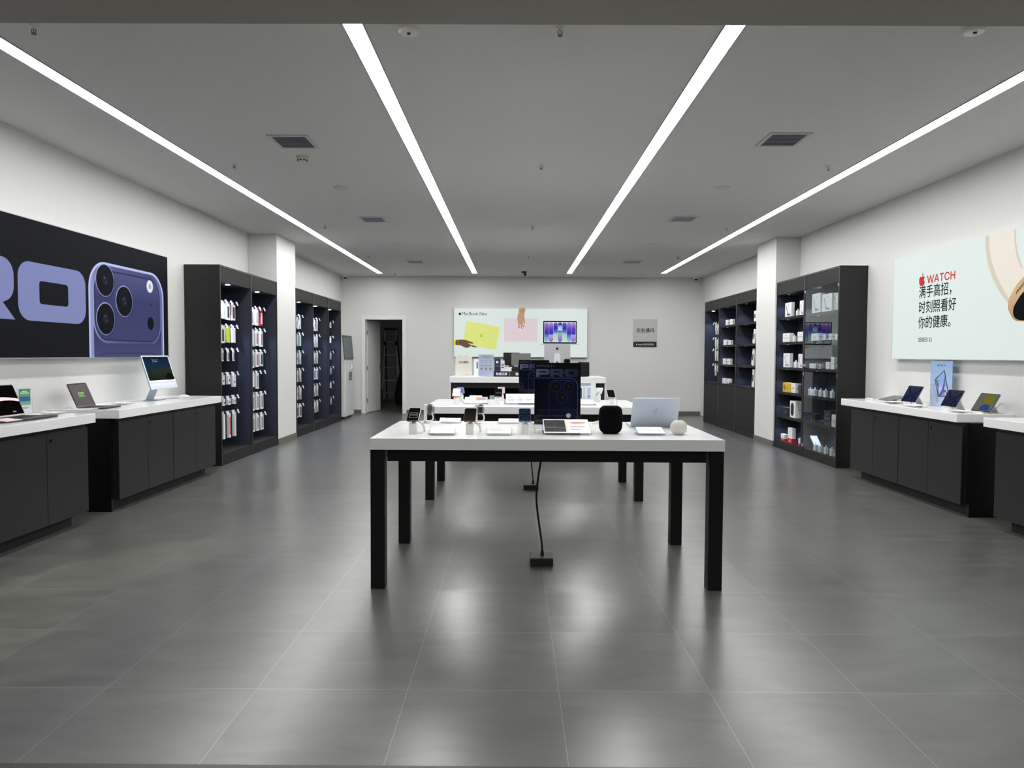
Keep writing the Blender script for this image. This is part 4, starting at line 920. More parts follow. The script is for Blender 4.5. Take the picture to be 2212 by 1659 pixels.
PL('header_band', [(-.108, .262), (.108, .262), (.108, .320), (-.108, .320)], -.0026, -.002, mat('notice_blue', '#aab6d2', .5), t); PL('footer_band', [(-.108, .02), (.108, .02), (.108, .062), (-.108, .062)], -.0026, -.002, mat('notice_blue2', '#b4c2e2', .5), t)
b = MB(); b.box(-.055, .055, -.003, -.0026, .292, .300); b.box(-.04, .04, -.003, -.0026, .278, .282)
for x in (-.065, 0, .065):
    b.box(x-.02, x+.02, -.003, -.002, .205, .210); b.plate(disc(x, .235, .008, 12), -.003, -.002); b.plate(disc(x, .115, .017, 14), -.003, -.002)
b.box(-.08, .08, -.003, -.002, .158, .164); b.box(-.10, -.02, -.003, -.0026, .043, .047); b.build('print_line', mat('notice_ink', '#7c86a0', .5), t)
# black service plates
def plate_sign(x, ww, body, lb, tx):
    t = thing('service_sign', lb, 'sign', (x, 10.56, ZK), 0, 'black service name plates on the counter')
    B('plate', -ww/2, ww/2, -.004, .03, 0, .078, BLKM, t, .001); text('lettering', body, tx, .024, .042, -.0046, WPL, t, 'CENTER', .0008)
plate_sign(-.19, .235, '数据迁移', 'black plate with four white characters on the service counter', 0)
plate_sign(.055, .25, '售后服务', 'black plate with white characters partly behind the posters, service counter', .04)
t = thing('white_carton', 'white packaging with red end standing behind the black service plates', 'box', (-.17, 10.75, ZK))
B('carton', -.13, .13, 0, .10, 0, .135, WCARD, t, .003); B('red_end', .12, .131, -.001, .05, .06, .12, RED, t); b = MB(); b.box(-.10, .0, -.001, 0, .09, .10); b.build('print_line', GREYINK, t)
t = thing('qr_card', 'dark blue and white leaflets standing behind the notice on service counter', 'leaflet', (-.265, 10.70, ZK))
PL('leaflet', [(-.035, .0), (.055, .0), (.055, .262), (-.035, .262)], 0, .003, mat('leaflet_navy', '#2a2f4a', .4), t); PL('leaflet', [(.06, 0), (.115, 0), (.115, .235), (.06, .235)], 0, .003, WCARD, t)
PL('print_mark', disc(.005, .21, .018, 14), -.001, 0, WCARD, t); b = MB(); b.box(-.02, .04, -.001, 0, .15, .158); b.box(.07, .105, -.001, 0, .15, .19); b.build('print_line', GREYINK, t)
PL('red_strip', [(.062, .125), (.113, .125), (.113, .14), (.062, .14)], -.001, 0, RED, t)
t = thing('white_poster', 'white sheet with blue phone print standing between paper bag and notice', 'poster stand', (-.55, 10.85, ZK))
B('sheet', -.06, .06, 0, .003, 0, .255, mat('poster_white', 0), t); PL('phone_print', rr(-.015, .16, .02, .10, .008, 4), -.001, 0, mat('phone_print_blue', 0), t); PL('phone_print', rr(.022, .16, .02, .10, .008, 4), -.001, 0, mat('phone_print_lilac', 0), t)
t = thing('tablet', 'black tablet standing on a holder at right of the service counter', 'tablet', (1.03, 10.75, ZK), 0)
Mt = Matrix.Rotation(math.radians(-6), 4, 'X')
o = PL('tablet_body', rr(0, .11, .17, .215, .012, 4), -.004, .004, BLK, t); o.matrix_local = Mt
o = PL('camera', disc(.055, .20, .004, 12), -.0048, -.004, mat('cam_grey', (.1, .1, .12), .3), t); o.matrix_local = Mt
b = MB(); b.tube([(0, .004, .10), (0, .05, .04), (0, .08, .004)], .008, 8); b.lathe([(0, 0), (.06, 0), (.06, .006), (0, .008)], 0, .05, 20); b.build('holder', BLKM, t)
# back desk and the monitors on it
t = thing('back_desk', 'low dark desk between the service counter and the back lightbox', 'desk', (.62, 15.05, 0))
B('desk_top', -.85, .72, -.35, .35, 1.045, 1.085, CHAR, t, .003); B('desk_front', -.83, .70, -.32, -.30, 0, 1.045, CHAR, t)
b = MB(); b.box(-.83, -.81, -.30, .33, 0, 1.045); b.box(.68, .70, -.30, .33, 0, 1.045); b.build('desk_side', CHAR, t)
t = thing('desktop_computer', 'silver desktop computer seen from behind in front of the back lightbox', 'computer', (.875, 14.86, 1.086))
AL2 = ramp('silver_back', [(0, '#8e9092'), (1, '#b9bcbf')], 'Z', .35)
o = PL('screen_back', rr(0, .27, .535, .40, .012, 4), -.012, .006, mat('silver_shell', (.55, .56, .58), .35, metal=.5), t)
PL('screen', rr(0, .29, .51, .34, .006, 4), .006, .008, BLK, t)
fruit(t, 0, .38, .062, -.0145, INK)
b = MB(); b.plate([(-.10, 0), (.10, 0), (.085, .02), (.05, .28), (-.05, .28), (-.085, .02)], -.030, -.018); b.box(-.10, .10, -.03, .14, 0, .012, .003); b.build('stand', mat('stand_white', (.78, .78, .8), .35), t)
MB().lathe([(0, 0), (.022, 0), (.022, .002), (0, .002)], 0, 0, 18, M=Matrix.Translation((0, -.0305, .10)) @ Matrix.Rotation(PI/2, 4, 'X')).build('cable_hole', mat('hole_grey', (.12, .12, .13), .4), t)
t = thing('card_reader', 'small black rounded device standing beside the silver computer stand', 'device', (1.07, 14.74, 1.086))
b = MB(); b.plate(rr(0, .085, .13, .17, .04, 6), -.03, .03); b.build('shell', BLKM, t); PL('front_face', rr(0, .09, .10, .12, .03, 5), -.033, -.03, BLK, t)
t = thing('monitor', 'grey monitor back standing left of the silver desktop computer', 'monitor', (.13, 14.90, 1.086))
PL('screen_back', rr(0, .155, .40, .25, .01, 4), -.012, .008, mat('monitor_grey', (.23, .235, .24), .4, metal=.5), t); B('stand', -.06, .06, -.03, .05, 0, .05, BLKM, t, .003)
t = thing('monitor', 'black monitor behind the grey one on the back desk', 'monitor', (-.07, 15.2, 1.086))
PL('screen_back', rr(0, .16, .34, .27, .01, 4), -.012, .008, BLKM, t); B('stand', -.05, .05, -.02, .05, 0, .04, BLKM, t, .003)

# ------------------------------------------------------------------ lightboxes
BG = lit('mint', '#dbe6e2', .74, .30); FRAME = mat('lightbox_frame', (.62, .63, .64), .35, metal=.5)
def lightbox(lb, loc, rz, ww, hh, dep, bg, frame=FRAME):
    """local x across, z up from the lower edge, front at y = 0"""
    t = thing('lightbox', lb, 'lightbox', loc, rz)
    B('casing', 0, ww, .004, dep, 0, hh, frame, t); B('fabric', .006, ww-.006, 0, .004, .006, hh-.006, bg, t)
    f = MB(); f.box(0, .006, -.001, .004, 0, hh); f.box(ww-.006, ww, -.001, .004, 0, hh); f.box(.006, ww-.006, -.001, .004, 0, .006); f.box(.006, ww-.006, -.001, .004, hh-.006, hh); f.build('frame', frame, t)
    return t
# back: three laptops and three hands
t = lightbox('long pale lightbox with three laptops held by hands on the back wall', (-1.36, YB-.075, 1.28), 0, 2.975, 1.088, .072, BG)
def bx_(zx): return zx/536.4-1.6746+1.36
def bz_(zy): return 2.638-zy/536.4-1.28
def bpoly(pts): return [(bx_(a), bz_(c)) for a, c in pts]
fruit(t, bx_(242), bz_(212), .062, -.0012, lit('ink', '#10131a', .05))
text('title', 'MacBook Neo', bx_(264), bz_(229), .098, -.001, lit('ink', 0), t, sx=.985, sans=False)
def bround(pts, rad, n=5):
    out = []
    k = len(pts)
    for i in range(k):
        p = Vector((*pts[i], 0)); a = (Vector((*pts[i-1], 0))-p).normalized(); b = (Vector((*pts[(i+1) % k], 0))-p).normalized()
        s, e = p+a*rad, p+b*rad
        for j in range(n+1):
            u = j/n; v = s*(1-u)**2+2*p*u*(1-u)+e*u*u; out.append((v.x, v.y))
    return out
PL('laptop_print', bround(bpoly([(325, 300), (721, 370), (672, 642), (272, 572)]), .035), -.001, 0, lit('lime', '#dbe283', .62), t)
fruit(t, bx_(500), bz_(470), .085, -.0018, lit('lime_dark', '#c9cc4a', .6))
SK1 = lit('brown_skin', '#7a5d48', .40); SK2 = lit('tan_skin', '#c9a184', .52)
PL('sleeve_print', bpoly([(172, 525), (192, 525), (194, 586), (172, 586)]), -.0014, 0, lit('lime_hot', '#d8e000', .6), t)
PL('hand_print', smoothpoly(bpoly([(192, 532), (225, 522), (262, 520), (300, 524), (345, 536), (385, 550), (404, 560), (398, 570), (372, 568), (335, 562), (368, 580), (410, 592), (445, 604), (440, 612), (400, 610), (360, 604), (340, 618), (305, 616), (262, 594), (225, 584), (192, 584)]), 2), -.0016, 0, SK1, t)
MB().ring(disc(bx_(222), bz_(557), .018, 24, .075), disc(bx_(222), bz_(557), .011, 24, .068), -.0022, -.0016).build('bracelet_print', lit('gold', '#a98d6c', .45), t)
PL('ring_print', bpoly([(368, 592), (384, 594), (384, 612), (368, 610)]), -.002, -.0016, lit('silver_ring', '#d0d0d0', .5), t)
PL('laptop_print', bround(bpoly([(768, 264), (1170, 264), (1168, 541), (770, 541)]), .03), -.001, 0, lit('rose', '#decfd6', .62), t)
fruit(t, bx_(968), bz_(402), .085, -.0016, lit('rose_pale', '#e6d8dd', .6))
PL('hand_print', smoothpoly(bpoly([(952, 145), (1020, 145), (1016, 190), (1010, 230), (1018, 290), (1020, 330), (1010, 332), (1000, 300), (996, 320), (1006, 364), (996, 368), (984, 340), (986, 384), (974, 386), (964, 340), (956, 340), (954, 378), (942, 378), (936, 320), (926, 270), (930, 230), (944, 195)]), 2), -.0018, 0, SK2, t)
b = MB()
for zz in (158, 172): b.tube([(bx_(946), -.002, bz_(zz)), (bx_(975), -.004, bz_(zz+10)), (bx_(1018), -.002, bz_(zz-2))], .005, 6)
b.build('bracelet_print', lit('gold', 0), t)
b = MB()
for a_, c_ in ((948, 376), (980, 380), (1004, 360)): b.plate(disc(bx_(a_), bz_(c_), .010, 12, .014), -.0022, -.0018)
b.build('nail_print', lit('nail', '#7d3a3c', .4), t)
PL('laptop_print', bround(bpoly([(1237, 294), (1637, 294), (1637, 563), (1237, 563)]), .02), -.001, 0, lit('ink', 0), t)
PL('screen_print', bpoly([(1250, 308), (1626, 308), (1626, 547), (1250, 547)]), -.0014, -.001, lit('screen_pale', '#e4e4f4', .62), t)
CAPS = [ramp('capsule_one', [(0, '#9fe0b8'), (.2, '#86a8ee'), (.45, '#3437b8'), (.7, '#6d52c8'), (1, '#b690dd')], 'Z', .5, .6, .3), ramp('capsule_two', [(0, '#8f78d0'), (.36, '#c6aeee'), (.4, '#3a36c0'), (.7, '#6a4cc6'), (1, '#c39ae0')], 'Z', .5, .6, .3), ramp('capsule_three', [(0, '#d8f0dc'), (.4, '#b4e4c4'), (.5, '#5f84e8'), (.7, '#2f30b0'), (1, '#8a5cc8')], 'Z', .5, .6, .3), ramp('capsule_four', [(0, '#7a68c8'), (.36, '#b7a2e8'), (.42, '#8fe0b0'), (.55, '#3a60d8'), (.62, '#d8ece4'), (.78, '#8cd4e8'), (.9, '#3040c8'), (1, '#2a2f9c')], 'Z', .5, .6, .3)]
n7 = 7; x0, x1 = 1252, 1624; cw = (x1-x0)/n7
for k in range(7):
    xa = x0+k*cw+1; xb_ = x0+(k+1)*cw-1; cx = bx_((xa+xb_)/2); ww = (xb_-xa)/536.4
    PL('capsule_print', rr(cx, bz_(428), ww, .43, ww*.49, 6), -.0018, -.0014, CAPS[(0, 1, 2, 3, 2, 0, 1)[k]], t)
PL('laptop_base_print', bpoly([(1202, 566), (1671, 566), (1664, 579), (1209, 579)]), -.0014, 0, lit('base_pale', '#c4d0d2', .55), t)
b = MB()
for pts in ([(1322, 578), (1340, 578), (1352, 596), (1332, 596)], [(1448, 578), (1462, 578), (1452, 600), (1440, 600)], [(1484, 578), (1500, 578), (1494, 598), (1482, 598)], [(1510, 578), (1524, 578), (1524, 602), (1508, 602)], [(1534, 578), (1556, 578), (1540, 608), (1524, 606)]): b.plate(bpoly(pts), -.0016, 0)
b.build('finger_print', SK2, t)
# wall sign
t = thing('shop_sign', 'pale square sign over small black plate on the back wall', 'sign', (2.913, YB-.02, 1.53))
B('upper_plate', -.262, .262, 0, .02, .112, .618, mat('sign_silver', (.50, .50, .49), .4), t, .002); B('lower_plate', -.262, .255, -.002, .02, 0, .104, BLKM, t, .002)
text('lettering', '左右通讯', 0, .325, .105, -.001, INK, t, 'CENTER', .0022, sx=.95)
fruit(t, -.19, .050, .03, -.0034, WPL); text('small_lettering', 'Apple 授权经销商', .015, .034, .046, -.003, WPL, t, 'CENTER')

# left: dark phone lightbox
YL0 = 3.5; XP = -3.80
t = lightbox('huge black lightbox with giant violet phone camera on the left wall', (XP, YL0, 1.286), L90, 7.905-YL0, 1.096, .078, lit('jet', '#17181e', .40, .5), mat('lightbox_frame_dark', (.45, .46, .47), .35, metal=.5))
def px(Y): return Y-YL0
def pz(Z): return Z-1.286
VIO = lit('violet_letter', '#8088b8', .62, .35)
b = MB(); hl = MB(); LW, LH = .87, .462; pro_letters(b, px(5.517)-2*(LW+.045), pz(1.582), LW, LH, -.001, 0, .045, 0, hl); b.build('wide_lettering', VIO, t); hl.build('letter_counter', lit('jet', 0), t)
PE0 = lit('phone_edge_bright', '#c6cdf2', .6, .4)
PBODY = ramp('big_phone_body', [(0, '#4c5076'), (.35, '#3d4066'), (.8, '#4a4e7a'), (1, '#565b88')], 'Z', .6, .50, .4)
PE1 = lit('phone_edge_light', '#a9b2de', .55, .4); PE2 = ramp('phone_rim_ink', [(0, '#a4addc'), (.10, '#6f76a8'), (.35, '#5a608e'), (.8, '#4a4f7a'), (1, '#777eae')], 'X', .7, .50, .4); PE3 = lit('phone_edge_dark', '#34375a', .45, .4)
pc, pzc, pw, ph = px(7.115), pz(1.62), 1.37, 1.10        # phone centre and size; its lower part is cropped by the frame
def crop(poly): return [(x, max(z, .006)) for x, z in poly]
PL('phone_print', crop(rr(pc, pzc, pw, ph, .26, 10)), -.001, 0, PE2, t)
MB().ring(crop(rr(pc, pzc, pw, ph, .26, 10)), crop(rr(pc, pzc, pw-.05, ph-.05, .24, 10)), -.0014, 0).build('phone_edge', PE1, t)
MB().ring(crop(rr(pc, pzc, pw-.012, ph-.012, .254, 10)), crop(rr(pc, pzc, pw-.030, ph-.030, .247, 10)), -.0017, -.0014).build('edge_highlight', PE0, t)
PL('phone_face', crop(rr(pc+.008, pzc-.02, pw-.13, ph-.12, .22, 10)), -.0018, -.001, PBODY, t)
pl_c, pl_z, pl_w, pl_h = px(7.115), pz(1.775), 1.18, .63
MB().ring(rr(pl_c, pl_z, pl_w+.03, pl_h+.03, .20, 10), rr(pl_c, pl_z, pl_w, pl_h, .185, 10), -.0022, -.0018).build('plateau_edge', PE3, t)
MB().ring(rr(pl_c, pl_z-.012, pl_w+.06, pl_h+.05, .215, 10), rr(pl_c, pl_z, pl_w+.03, pl_h+.03, .20, 10), -.0022, -.0018).build('plateau_highlight', PE2, t)
PL('plateau', rr(pl_c, pl_z, pl_w, pl_h, .185, 10), -.0022, -.0018, ramp('plateau_ink', [(0, '#464a72'), (.6, '#42466e'), (1, '#565a86')], 'Z', .6, .5, .4), t)
for Y, Z in ((6.69, 2.004), (7.016, 1.833), (6.693, 1.648)):
    PL('lens_shadow_print', disc(px(Y)+.008, pz(Z)-.010, .156, 40), -.0025, -.0022, PE3, t)
    PL('lens_rim', disc(px(Y), pz(Z), .152, 40), -.0028, -.0022, PE1, t)
    PL('lens_rim_inner', disc(px(Y)+.002, pz(Z)-.002, .146, 40), -.0031, -.0028, PE3, t)
    PL('lens', disc(px(Y), pz(Z), .138, 40), -.0034, -.0031, lit('lens', '#121319', .35), t)
    MB().ring(disc(px(Y), pz(Z), .098, 32), disc(px(Y), pz(Z), .093, 32), -.0038, -.0034).build('lens_ring', lit('lens_ring', '#1e1f26', .35), t)
    PL('lens_core', disc(px(Y), pz(Z), .052, 28), -.0040, -.0034, lit('lens_core', '#20222e', .35), t)
    for dx, dz, r_ in ((-.010, .022, .010), (.016, -.016, .008)): PL('lens_glint', disc(px(Y)+dx, pz(Z)+dz, r_, 14), -.0044, -.0040, lit('glint', '#5b6290', .45), t)
PL('flash', disc(px(7.511), pz(2.023), .064, 30), -.003, -.0022, lit('flash', '#d9dde4', .62), t); PL('flash_core', disc(px(7.511), pz(2.023), .03, 20), -.0034, -.003, lit('flash2', '#b2b6bd', .5), t)
PL('microphone', disc(px(7.524), pz(1.832), .010, 12), -.003, -.0022, lit('lens', 0), t); PL('sensor', disc(px(7.518), pz(1.640), .066, 28), -.003, -.0022, lit('lens', 0), t)
MB().ring(crop(rr(px(7.115), pz(1.12), 1.16, .43, .15, 8)), crop(rr(px(7.115), pz(1.12), 1.146, .416, .144, 8)), -.0024, -.0018).build('back_glass_line', PE3, t)

# right: watch lightbox
YR1 = 7.86; XRP = 4.10
t = lightbox('large pale lightbox with red and black lettering and gold watch on the right wall', (XRP, YR1, 1.306), R90, YR1-4.4, 1.088, .068, BG)
def qx(Y): return YR1-Y
def qz(Z): return Z-1.306
LRED = lit('logo_red', '#d0343f', .5); LINK = lit('navy_ink', '#161b2a', .12)
fruit(t, qx(7.31), qz(2.102), .118, -.0016, LRED)
text('title', 'WATCH', qx(7.222), qz(2.064), .112, -.001, LRED, t, bold=.0022, sx=1.22)
for line, zc in (('满手高招，', 1.935), ('时刻照看好', 1.782), ('你的健康。', 1.630)):
    text('headline', line, qx(7.36), qz(zc), .131, -.001, LINK, t, bold=.0012, sx=.96)
text('subtitle', 'SERIES 11', qx(7.352), qz(1.487), .058, -.001, LINK, t, bold=.0009, sx=.92)
def qp(pts): return [(qx(a), qz(b_)) for a, b_ in pts]
top = 2.388
PL('strap_print', qp([(6.345, top), (6.338, 2.27), (6.30, 2.14), (6.24, 2.02), (6.15, 1.90), (6.05, 1.80), (5.96, 1.73), (5.70, 1.70), (5.62, 1.9), (5.80, 1.97), (5.87, 2.06), (5.92, 2.16), (5.955, 2.27), (5.965, top)]), -.001, 0, lit('strap', '#e6dfd4', .58), t)
PL('strap_edge', qp([(6.345, top), (6.338, 2.27), (6.30, 2.14), (6.24, 2.02), (6.15, 1.90), (6.05, 1.80), (5.96, 1.73), (6.0, 1.80), (6.09, 1.90), (6.18, 2.02), (6.25, 2.15), (6.285, 2.27), (6.295, top)]), -.0014, -.001, lit('strap_edge', '#d4cdbc', .55), t)
PL('strap_inner', qp([(5.985, top), (5.972, 2.27), (5.94, 2.15), (5.885, 2.05), (5.87, 2.06), (5.92, 2.16), (5.955, 2.27), (5.965, top)]), -.0014, -.001, lit('strap_edge', 0), t)
PL('case_print', bround(qp([(5.30, 2.18), (5.62, 2.14), (5.93, 1.93), (6.02, 1.82), (6.03, 1.74), (5.98, 1.665), (5.93, 1.63), (5.30, 1.58)]), .03), -.0018, -.001, ramp('gold_case', [(0, '#b88f68'), (.5, '#dcbb94'), (1, '#c9a27c')], 'Z', .5, .52, .4), t)
PL('glass_print', bround(qp([(5.30, 2.06), (5.66, 1.98), (5.88, 1.84), (5.965, 1.74), (5.96, 1.67), (5.90, 1.635), (5.30, 1.60)]), .035), -.0024, -.0018, lit('glass', '#0c0b10', .2), t)
b = MB()
for k in range(9): b.box(-.004, .004, -.0026, -.0018, -.022, .022, M=Matrix.Translation((qx(5.925-.022*k), 0, qz(1.868+.017*k))) @ Matrix.Rotation(.4, 4, 'Y'))
b.build('grille_print', lit('grille', '#5a4a3c', .2), t)

# ------------------------------------------------------------------ wall counters
def counter_run(side, Y0, Y1, bounds, wl, units, tag_):
    """worktop plus separate base units; local frame looks into the aisle"""
    Xf = -3.27 if side < 0 else 3.685; Xw = XL if side < 0 else XR; dep = abs(Xw-Xf)-.004; rz = L90 if side < 0 else R90
    Yc = (Y0+Y1)/2; hl = (Y1-Y0)/2
    o = B('worktop', -hl, hl, 0, dep, .788, .860, WHITE, None, .003, (Xf, Yc, 0), (0, 0, rz)); tag(o, wl, 'worktop', 'white worktops along the side walls')
    sg = 1 if side < 0 else -1
    for (ya, yb, lb, near) in units:
        yc = (ya+yb)/2; hu = (yb-ya)/2
        t = thing('base_cabinet', lb, 'cabinet', (Xf+(-.05 if side < 0 else .045), yc, 0), rz, 'dark base cabinets under the side worktops')
        B('carcass', -hu, hu, .022, dep-.05, .10, .787, CHAR, t)
        fe = .09 if not near else 0     # the plinth stops short of the far end
        B('toe_kick', -hu-.003+(fe if side > 0 else 0), hu+.003-(fe if side < 0 else 0), .085, dep-.05, 0, .10, BLKM, t)
        for k in range(2):
            # doors run near -> far; local x follows +Y on the left wall and -Y on the right wall
            x0 = -hu+k*hu; dd = B('door', x0+.002, x0+hu-.002, 0, .020, .098, .757, CHAR, t, .002)
            far = (k == 1) if side < 0 else (k == 0)
            if far == (side < 0):
                lx = x0+.045
                MB().lathe([(0, 0), (.012, 0), (.012, .004), (0, .005)], 0, 0, 16, M=Matrix.Translation((lx, -.001, .70)) @ Matrix.Rotation(PI/2, 4, 'X')).build('lock', BLK, dd)
        if near:
            xe = -hu if side < 0 else hu
            B('end_panel', xe-.035 if side < 0 else xe, xe if side < 0 else xe+.035, .05, dep-.05, 0, .785, BLACKM, t)
counter_run(-1, 5.935, 8.02, None, 'white worktop with open laptop and blue desktop computer, left wall', [(6.01, 6.975, 'dark two-door base cabinet under left worktop, nearer one below the laptop', True), (6.98, 7.965, 'dark two-door base cabinet under left worktop, below the desktop computer', False)], 'far left')
counter_run(-1, 3.45, 5.60, None, 'nearest white worktop on the left wall with black screen laptop', [(3.60, 4.585, 'dark two-door base cabinet on left, cut by the picture edge', True), (4.59, 5.575, 'dark two-door base cabinet under the nearest left worktop, far end', False)], 'near left')
counter_run(1, 6.0, 8.13, None, 'white worktop with three tablets along the right wall', [(5.99, 6.98, 'dark two-door base cabinet under right worktop, nearer one', True), (6.985, 7.975, 'dark two-door base cabinet under right worktop, next to glass cabinet', False)], 'far right')
counter_run(1, 3.5, 5.66, None, 'nearest white worktop on the right wall, bare at its end', [(3.6, 4.585, 'dark base cabinet at right, outside the picture corner', True), (4.59, 5.575, 'dark two-door base cabinet at the right picture edge', False)], 'near right')

# ---- left worktop things
SC_PINK = mat('laptop_screen_black', '#0c0808',.35, spec=0, em=.02)
SPACE = mat('space_black_aluminium', (.035, .036, .038), .4, metal=.4)
t, lid = laptop('laptop', 'black laptop with pink wave on screen at the left picture edge', (-3.60, 5.10, ZT), L90, .355, .245, .242, 113, SPACE, SC_PINK)
PL('pink_wave', smoothpoly([(-.165, .10), (-.08, .118), (.03, .124), (.12, .118), (.166, .110), (.166, .130), (.10, .142), (0, .150), (-.09, .146), (-.165, .128)], 3), -.0041, -.0037, mat('wave_pink', '#eab6bf', .3, em=.45, emc='#f0b8c2'), lid)
PL('dock_print', rr(.08, .035, .035, .010, .004, 3), -.0041, -.0037, mat('dock_grey', '#7a6a6c', .3, em=.1), lid)
LIDSC = ramp('laptop_screen_mauve', [(0, '#7f7678'), (1, '#857b7e')], 'Z', .25, .35, .25)
t, lid = laptop('laptop', 'open laptop with grey screen and green highlighted text, left worktop', (-3.655, 6.13, ZT), math.radians(93), .296, .218, .215, 113, SPACE, LIDSC)
PL('green_highlight', [(-.05, .092), (.045, .092), (.045, .132), (-.05, .132)], -.0041, -.0037, mat('highlight_green', '#55a02c', .3, em=.3), lid)
text('lettering', '按任意键深入', -.05, .100, .0265, -.0044, mat('screen_ink', '#0d1209', .4), lid, bold=.0004, sx=.95)
PL('camera_notch', rr(0, .207, .03, .008, .003, 3), -.0042, -.0037, BLK, lid)
tag(MB().tube([(-3.72, 5.955, .872), (-3.70, 5.96, .885), (-3.66, 5.97, .866), (-3.60, 5.98, .864), (-3.52, 5.985, .867), (-3.46, 6.00, .870)], .005, 8).build('charging_cable', WPL), 'white charging cable lying beside the grey screen laptop', 'cable')
# blue all-in-one
BLUAL = mat('blue_aluminium', (.40, .50, .58), .35, metal=.4); BLUCH = mat('blue_chin', (.62, .72, .80), .22)
t = thing('desktop_computer', 'slim pale blue all-in-one computer on the left worktop', 'computer', (-3.60, 7.195, ZT), L90)
Mi = Matrix.Translation((0, -.095, .118)) @ Matrix.Rotation(math.radians(-17), 4, 'X')
sh = PL('display_shell', rr(0, .17, .547, .345, .012, 5), -.006, .006, BLUAL, t); sh.matrix_local = Mi
PL('white_bezel', rr(0, .205, .541, .27, .008, 4), -.0066, -.006, WPL, sh); 
PL('screen', [(-.255, .088), (.255, .088), (.255, .330), (-.255, .330)], -.0072, -.0066, ramp('beach_screen', [(0, '#22261c'), (.35, '#26352f'), (.55, '#1c3344'), (.75, '#182f4a'), (1, '#12263e')], 'Z', .2, .35, .4), sh)
PL('chin', rr(0, .036, .541, .066, .010, 4), -.0066, -.006, BLUCH, sh)
PL('chin_gloss_paint', [(-.268, .030), (.225, .030), (.255, .055), (-.268, .058)], -.0070, -.0066, mat('chin_reflect_paint', (.80, .82, .92), .08), sh)  # pale shape painted on the chin as its reflection
rk = MB()
for cx, cz, a_, b_ in ((-.06, .175, .03, .016), (.02, .20, .04, .025), (.10, .195, .035, .02), (.17, .205, .04, .022), (.09, .225, .02, .02), (-.10, .160, .02, .01)): rk.plate(smoothpoly([(cx-a_, cz-b_), (cx+a_, cz-b_), (cx+a_*.8, cz+b_*.4), (cx+.1*a_, cz+b_), (cx-a_*.7, cz+b_*.5)], 3), -.0076, -.0072)
rk.build('rock_print', mat('rock_print', '#2c2a22', .5, em=.05, spec=0), sh)
PL('dark_dome_print', smoothpoly([(.08, .09), (.25, .09), (.25, .125), (.21, .150), (.15, .155), (.105, .13)], 3), -.0078, -.0072, mat('rock_dark', '#120e0c', .6, spec=0), sh)
text('clock', '15:42', -.035, .275, .045, -.0076, mat('clock_ink', '#8c99a4', .5, em=.1, spec=0), sh, 'CENTER')
b = MB(); b.plate([(-.07, .004), (.07, .004), (.068, .20), (-.068, .20)], .004, .014, Matrix.Translation((0, .05, 0)) @ Matrix.Rotation(math.radians(24), 4, 'X')); b.box(-.075, .075, -.06, .085, 0, .006, .002); b.build('stand', BLUAL, t)
b = MB(); b.tube([(-3.60, 7.36, .866), (-3.56, 7.33, .868), (-3.55, 7.40, .866), (-3.58, 7.47, .868), (-3.53, 7.50, .866), (-3.56, 7.56, .865)], .004, 6); tag(b.build('white_cable', WPL), 'white cable bunched at the foot of the pale blue computer', 'cable')
t = thing('keyboard', 'slim white keyboard lying right of the pale blue computer', 'keyboard', (-3.545, 7.62, ZT), L90)
B('tray', -.14, .14, -.055, .055, 0, .008, SILVER, t, .003); k = MB()
for r in range(5):
    for c in range(14): k.box(-.135+c*.0193, -.135+c*.0193+.0165, .05-r*.0205-.017, .05-r*.0205, .008, .0095)
k.build('keys', WPL, t)
t = thing('mouse', 'white mouse lying behind the slim keyboard, left worktop', 'mouse', (-3.60, 7.83, ZT), L90)
b = MB(); b.lathe([(0, .002), (.05, .002), (.056, .006), (.045, .014), (.02, .020), (0, .021)], seg=28); o = b.build('shell', WPL, t); o.scale = (.55, 1, 1); B('base', -.026, .026, -.045, .045, 0, .003, SILVER, t)
# acrylic bits left
t = thing('poster_stand', 'green tablet notice in clear stand behind the black laptop, left worktop', 'poster stand', (-3.77, 5.52, ZT), L90-.35)
b = MB(); b.box(-.062, .062, -.004, -.0025, 0, .205); b.box(-.062, .062, .0025, .004, 0, .205); b.box(-.062, .062, -.05, .04, 0, .004); b.build('acrylic_sheet', ACRYL, t)
B('sheet', -.056, .056, -.002, .002, .004, .198, WCARD, t); PL('green_print', [(-.046, .068), (.046, .068), (.046, .192), (-.046, .192)], -.0026, -.002, ramp('green_ink', [(0, '#79b38e'), (1, '#2f8463')], 'Z', .4), t)
PL('blue_print', [(-.038, .098), (.042, .098), (.042, .132), (-.038, .132)], -.003, -.0026, mat('blue_scene', '#3a5a96', .4, noise=.5, nscale=90), t); b = MB(); b.box(-.02, .02, -.003, -.0026, .170, .176); b.box(-.034, .034, -.003, -.0026, .156, .164); b.build('pale_line', mat('pale_green_ink', '#d6e6c4', .5), t)
b = MB(); b.box(-.03, .03, -.0026, -.002, .048, .053); b.box(-.02, .02, -.0026, -.002, .040, .044); b.build('print_line', GREYINK, t)
holder(-3.535, 5.50, .16, .11, .012, 'clear holder lying behind the black laptop corner, left worktop', WCARD, c_lines, L90)
holder(-3.42, 4.83, .17, .12, .02, 'clear holder with pink card in front of the black laptop', mat('card_pink', '#efd6d6', .5), None, L90)
holder(-3.60, 6.60, .17, .12, .015, 'clear holder lying right of the grey screen laptop', WCARD, c_lines, L90)
b = MB(); b.tube([(-3.70, 5.58, .866), (-3.66, 5.57, .880), (-3.63, 5.60, .868), (-3.67, 5.63, .866), (-3.69, 5.60, .870)], .004, 6); tag(b.build('white_cable', WPL), 'short white cable curl at far end of nearest left worktop', 'cable')
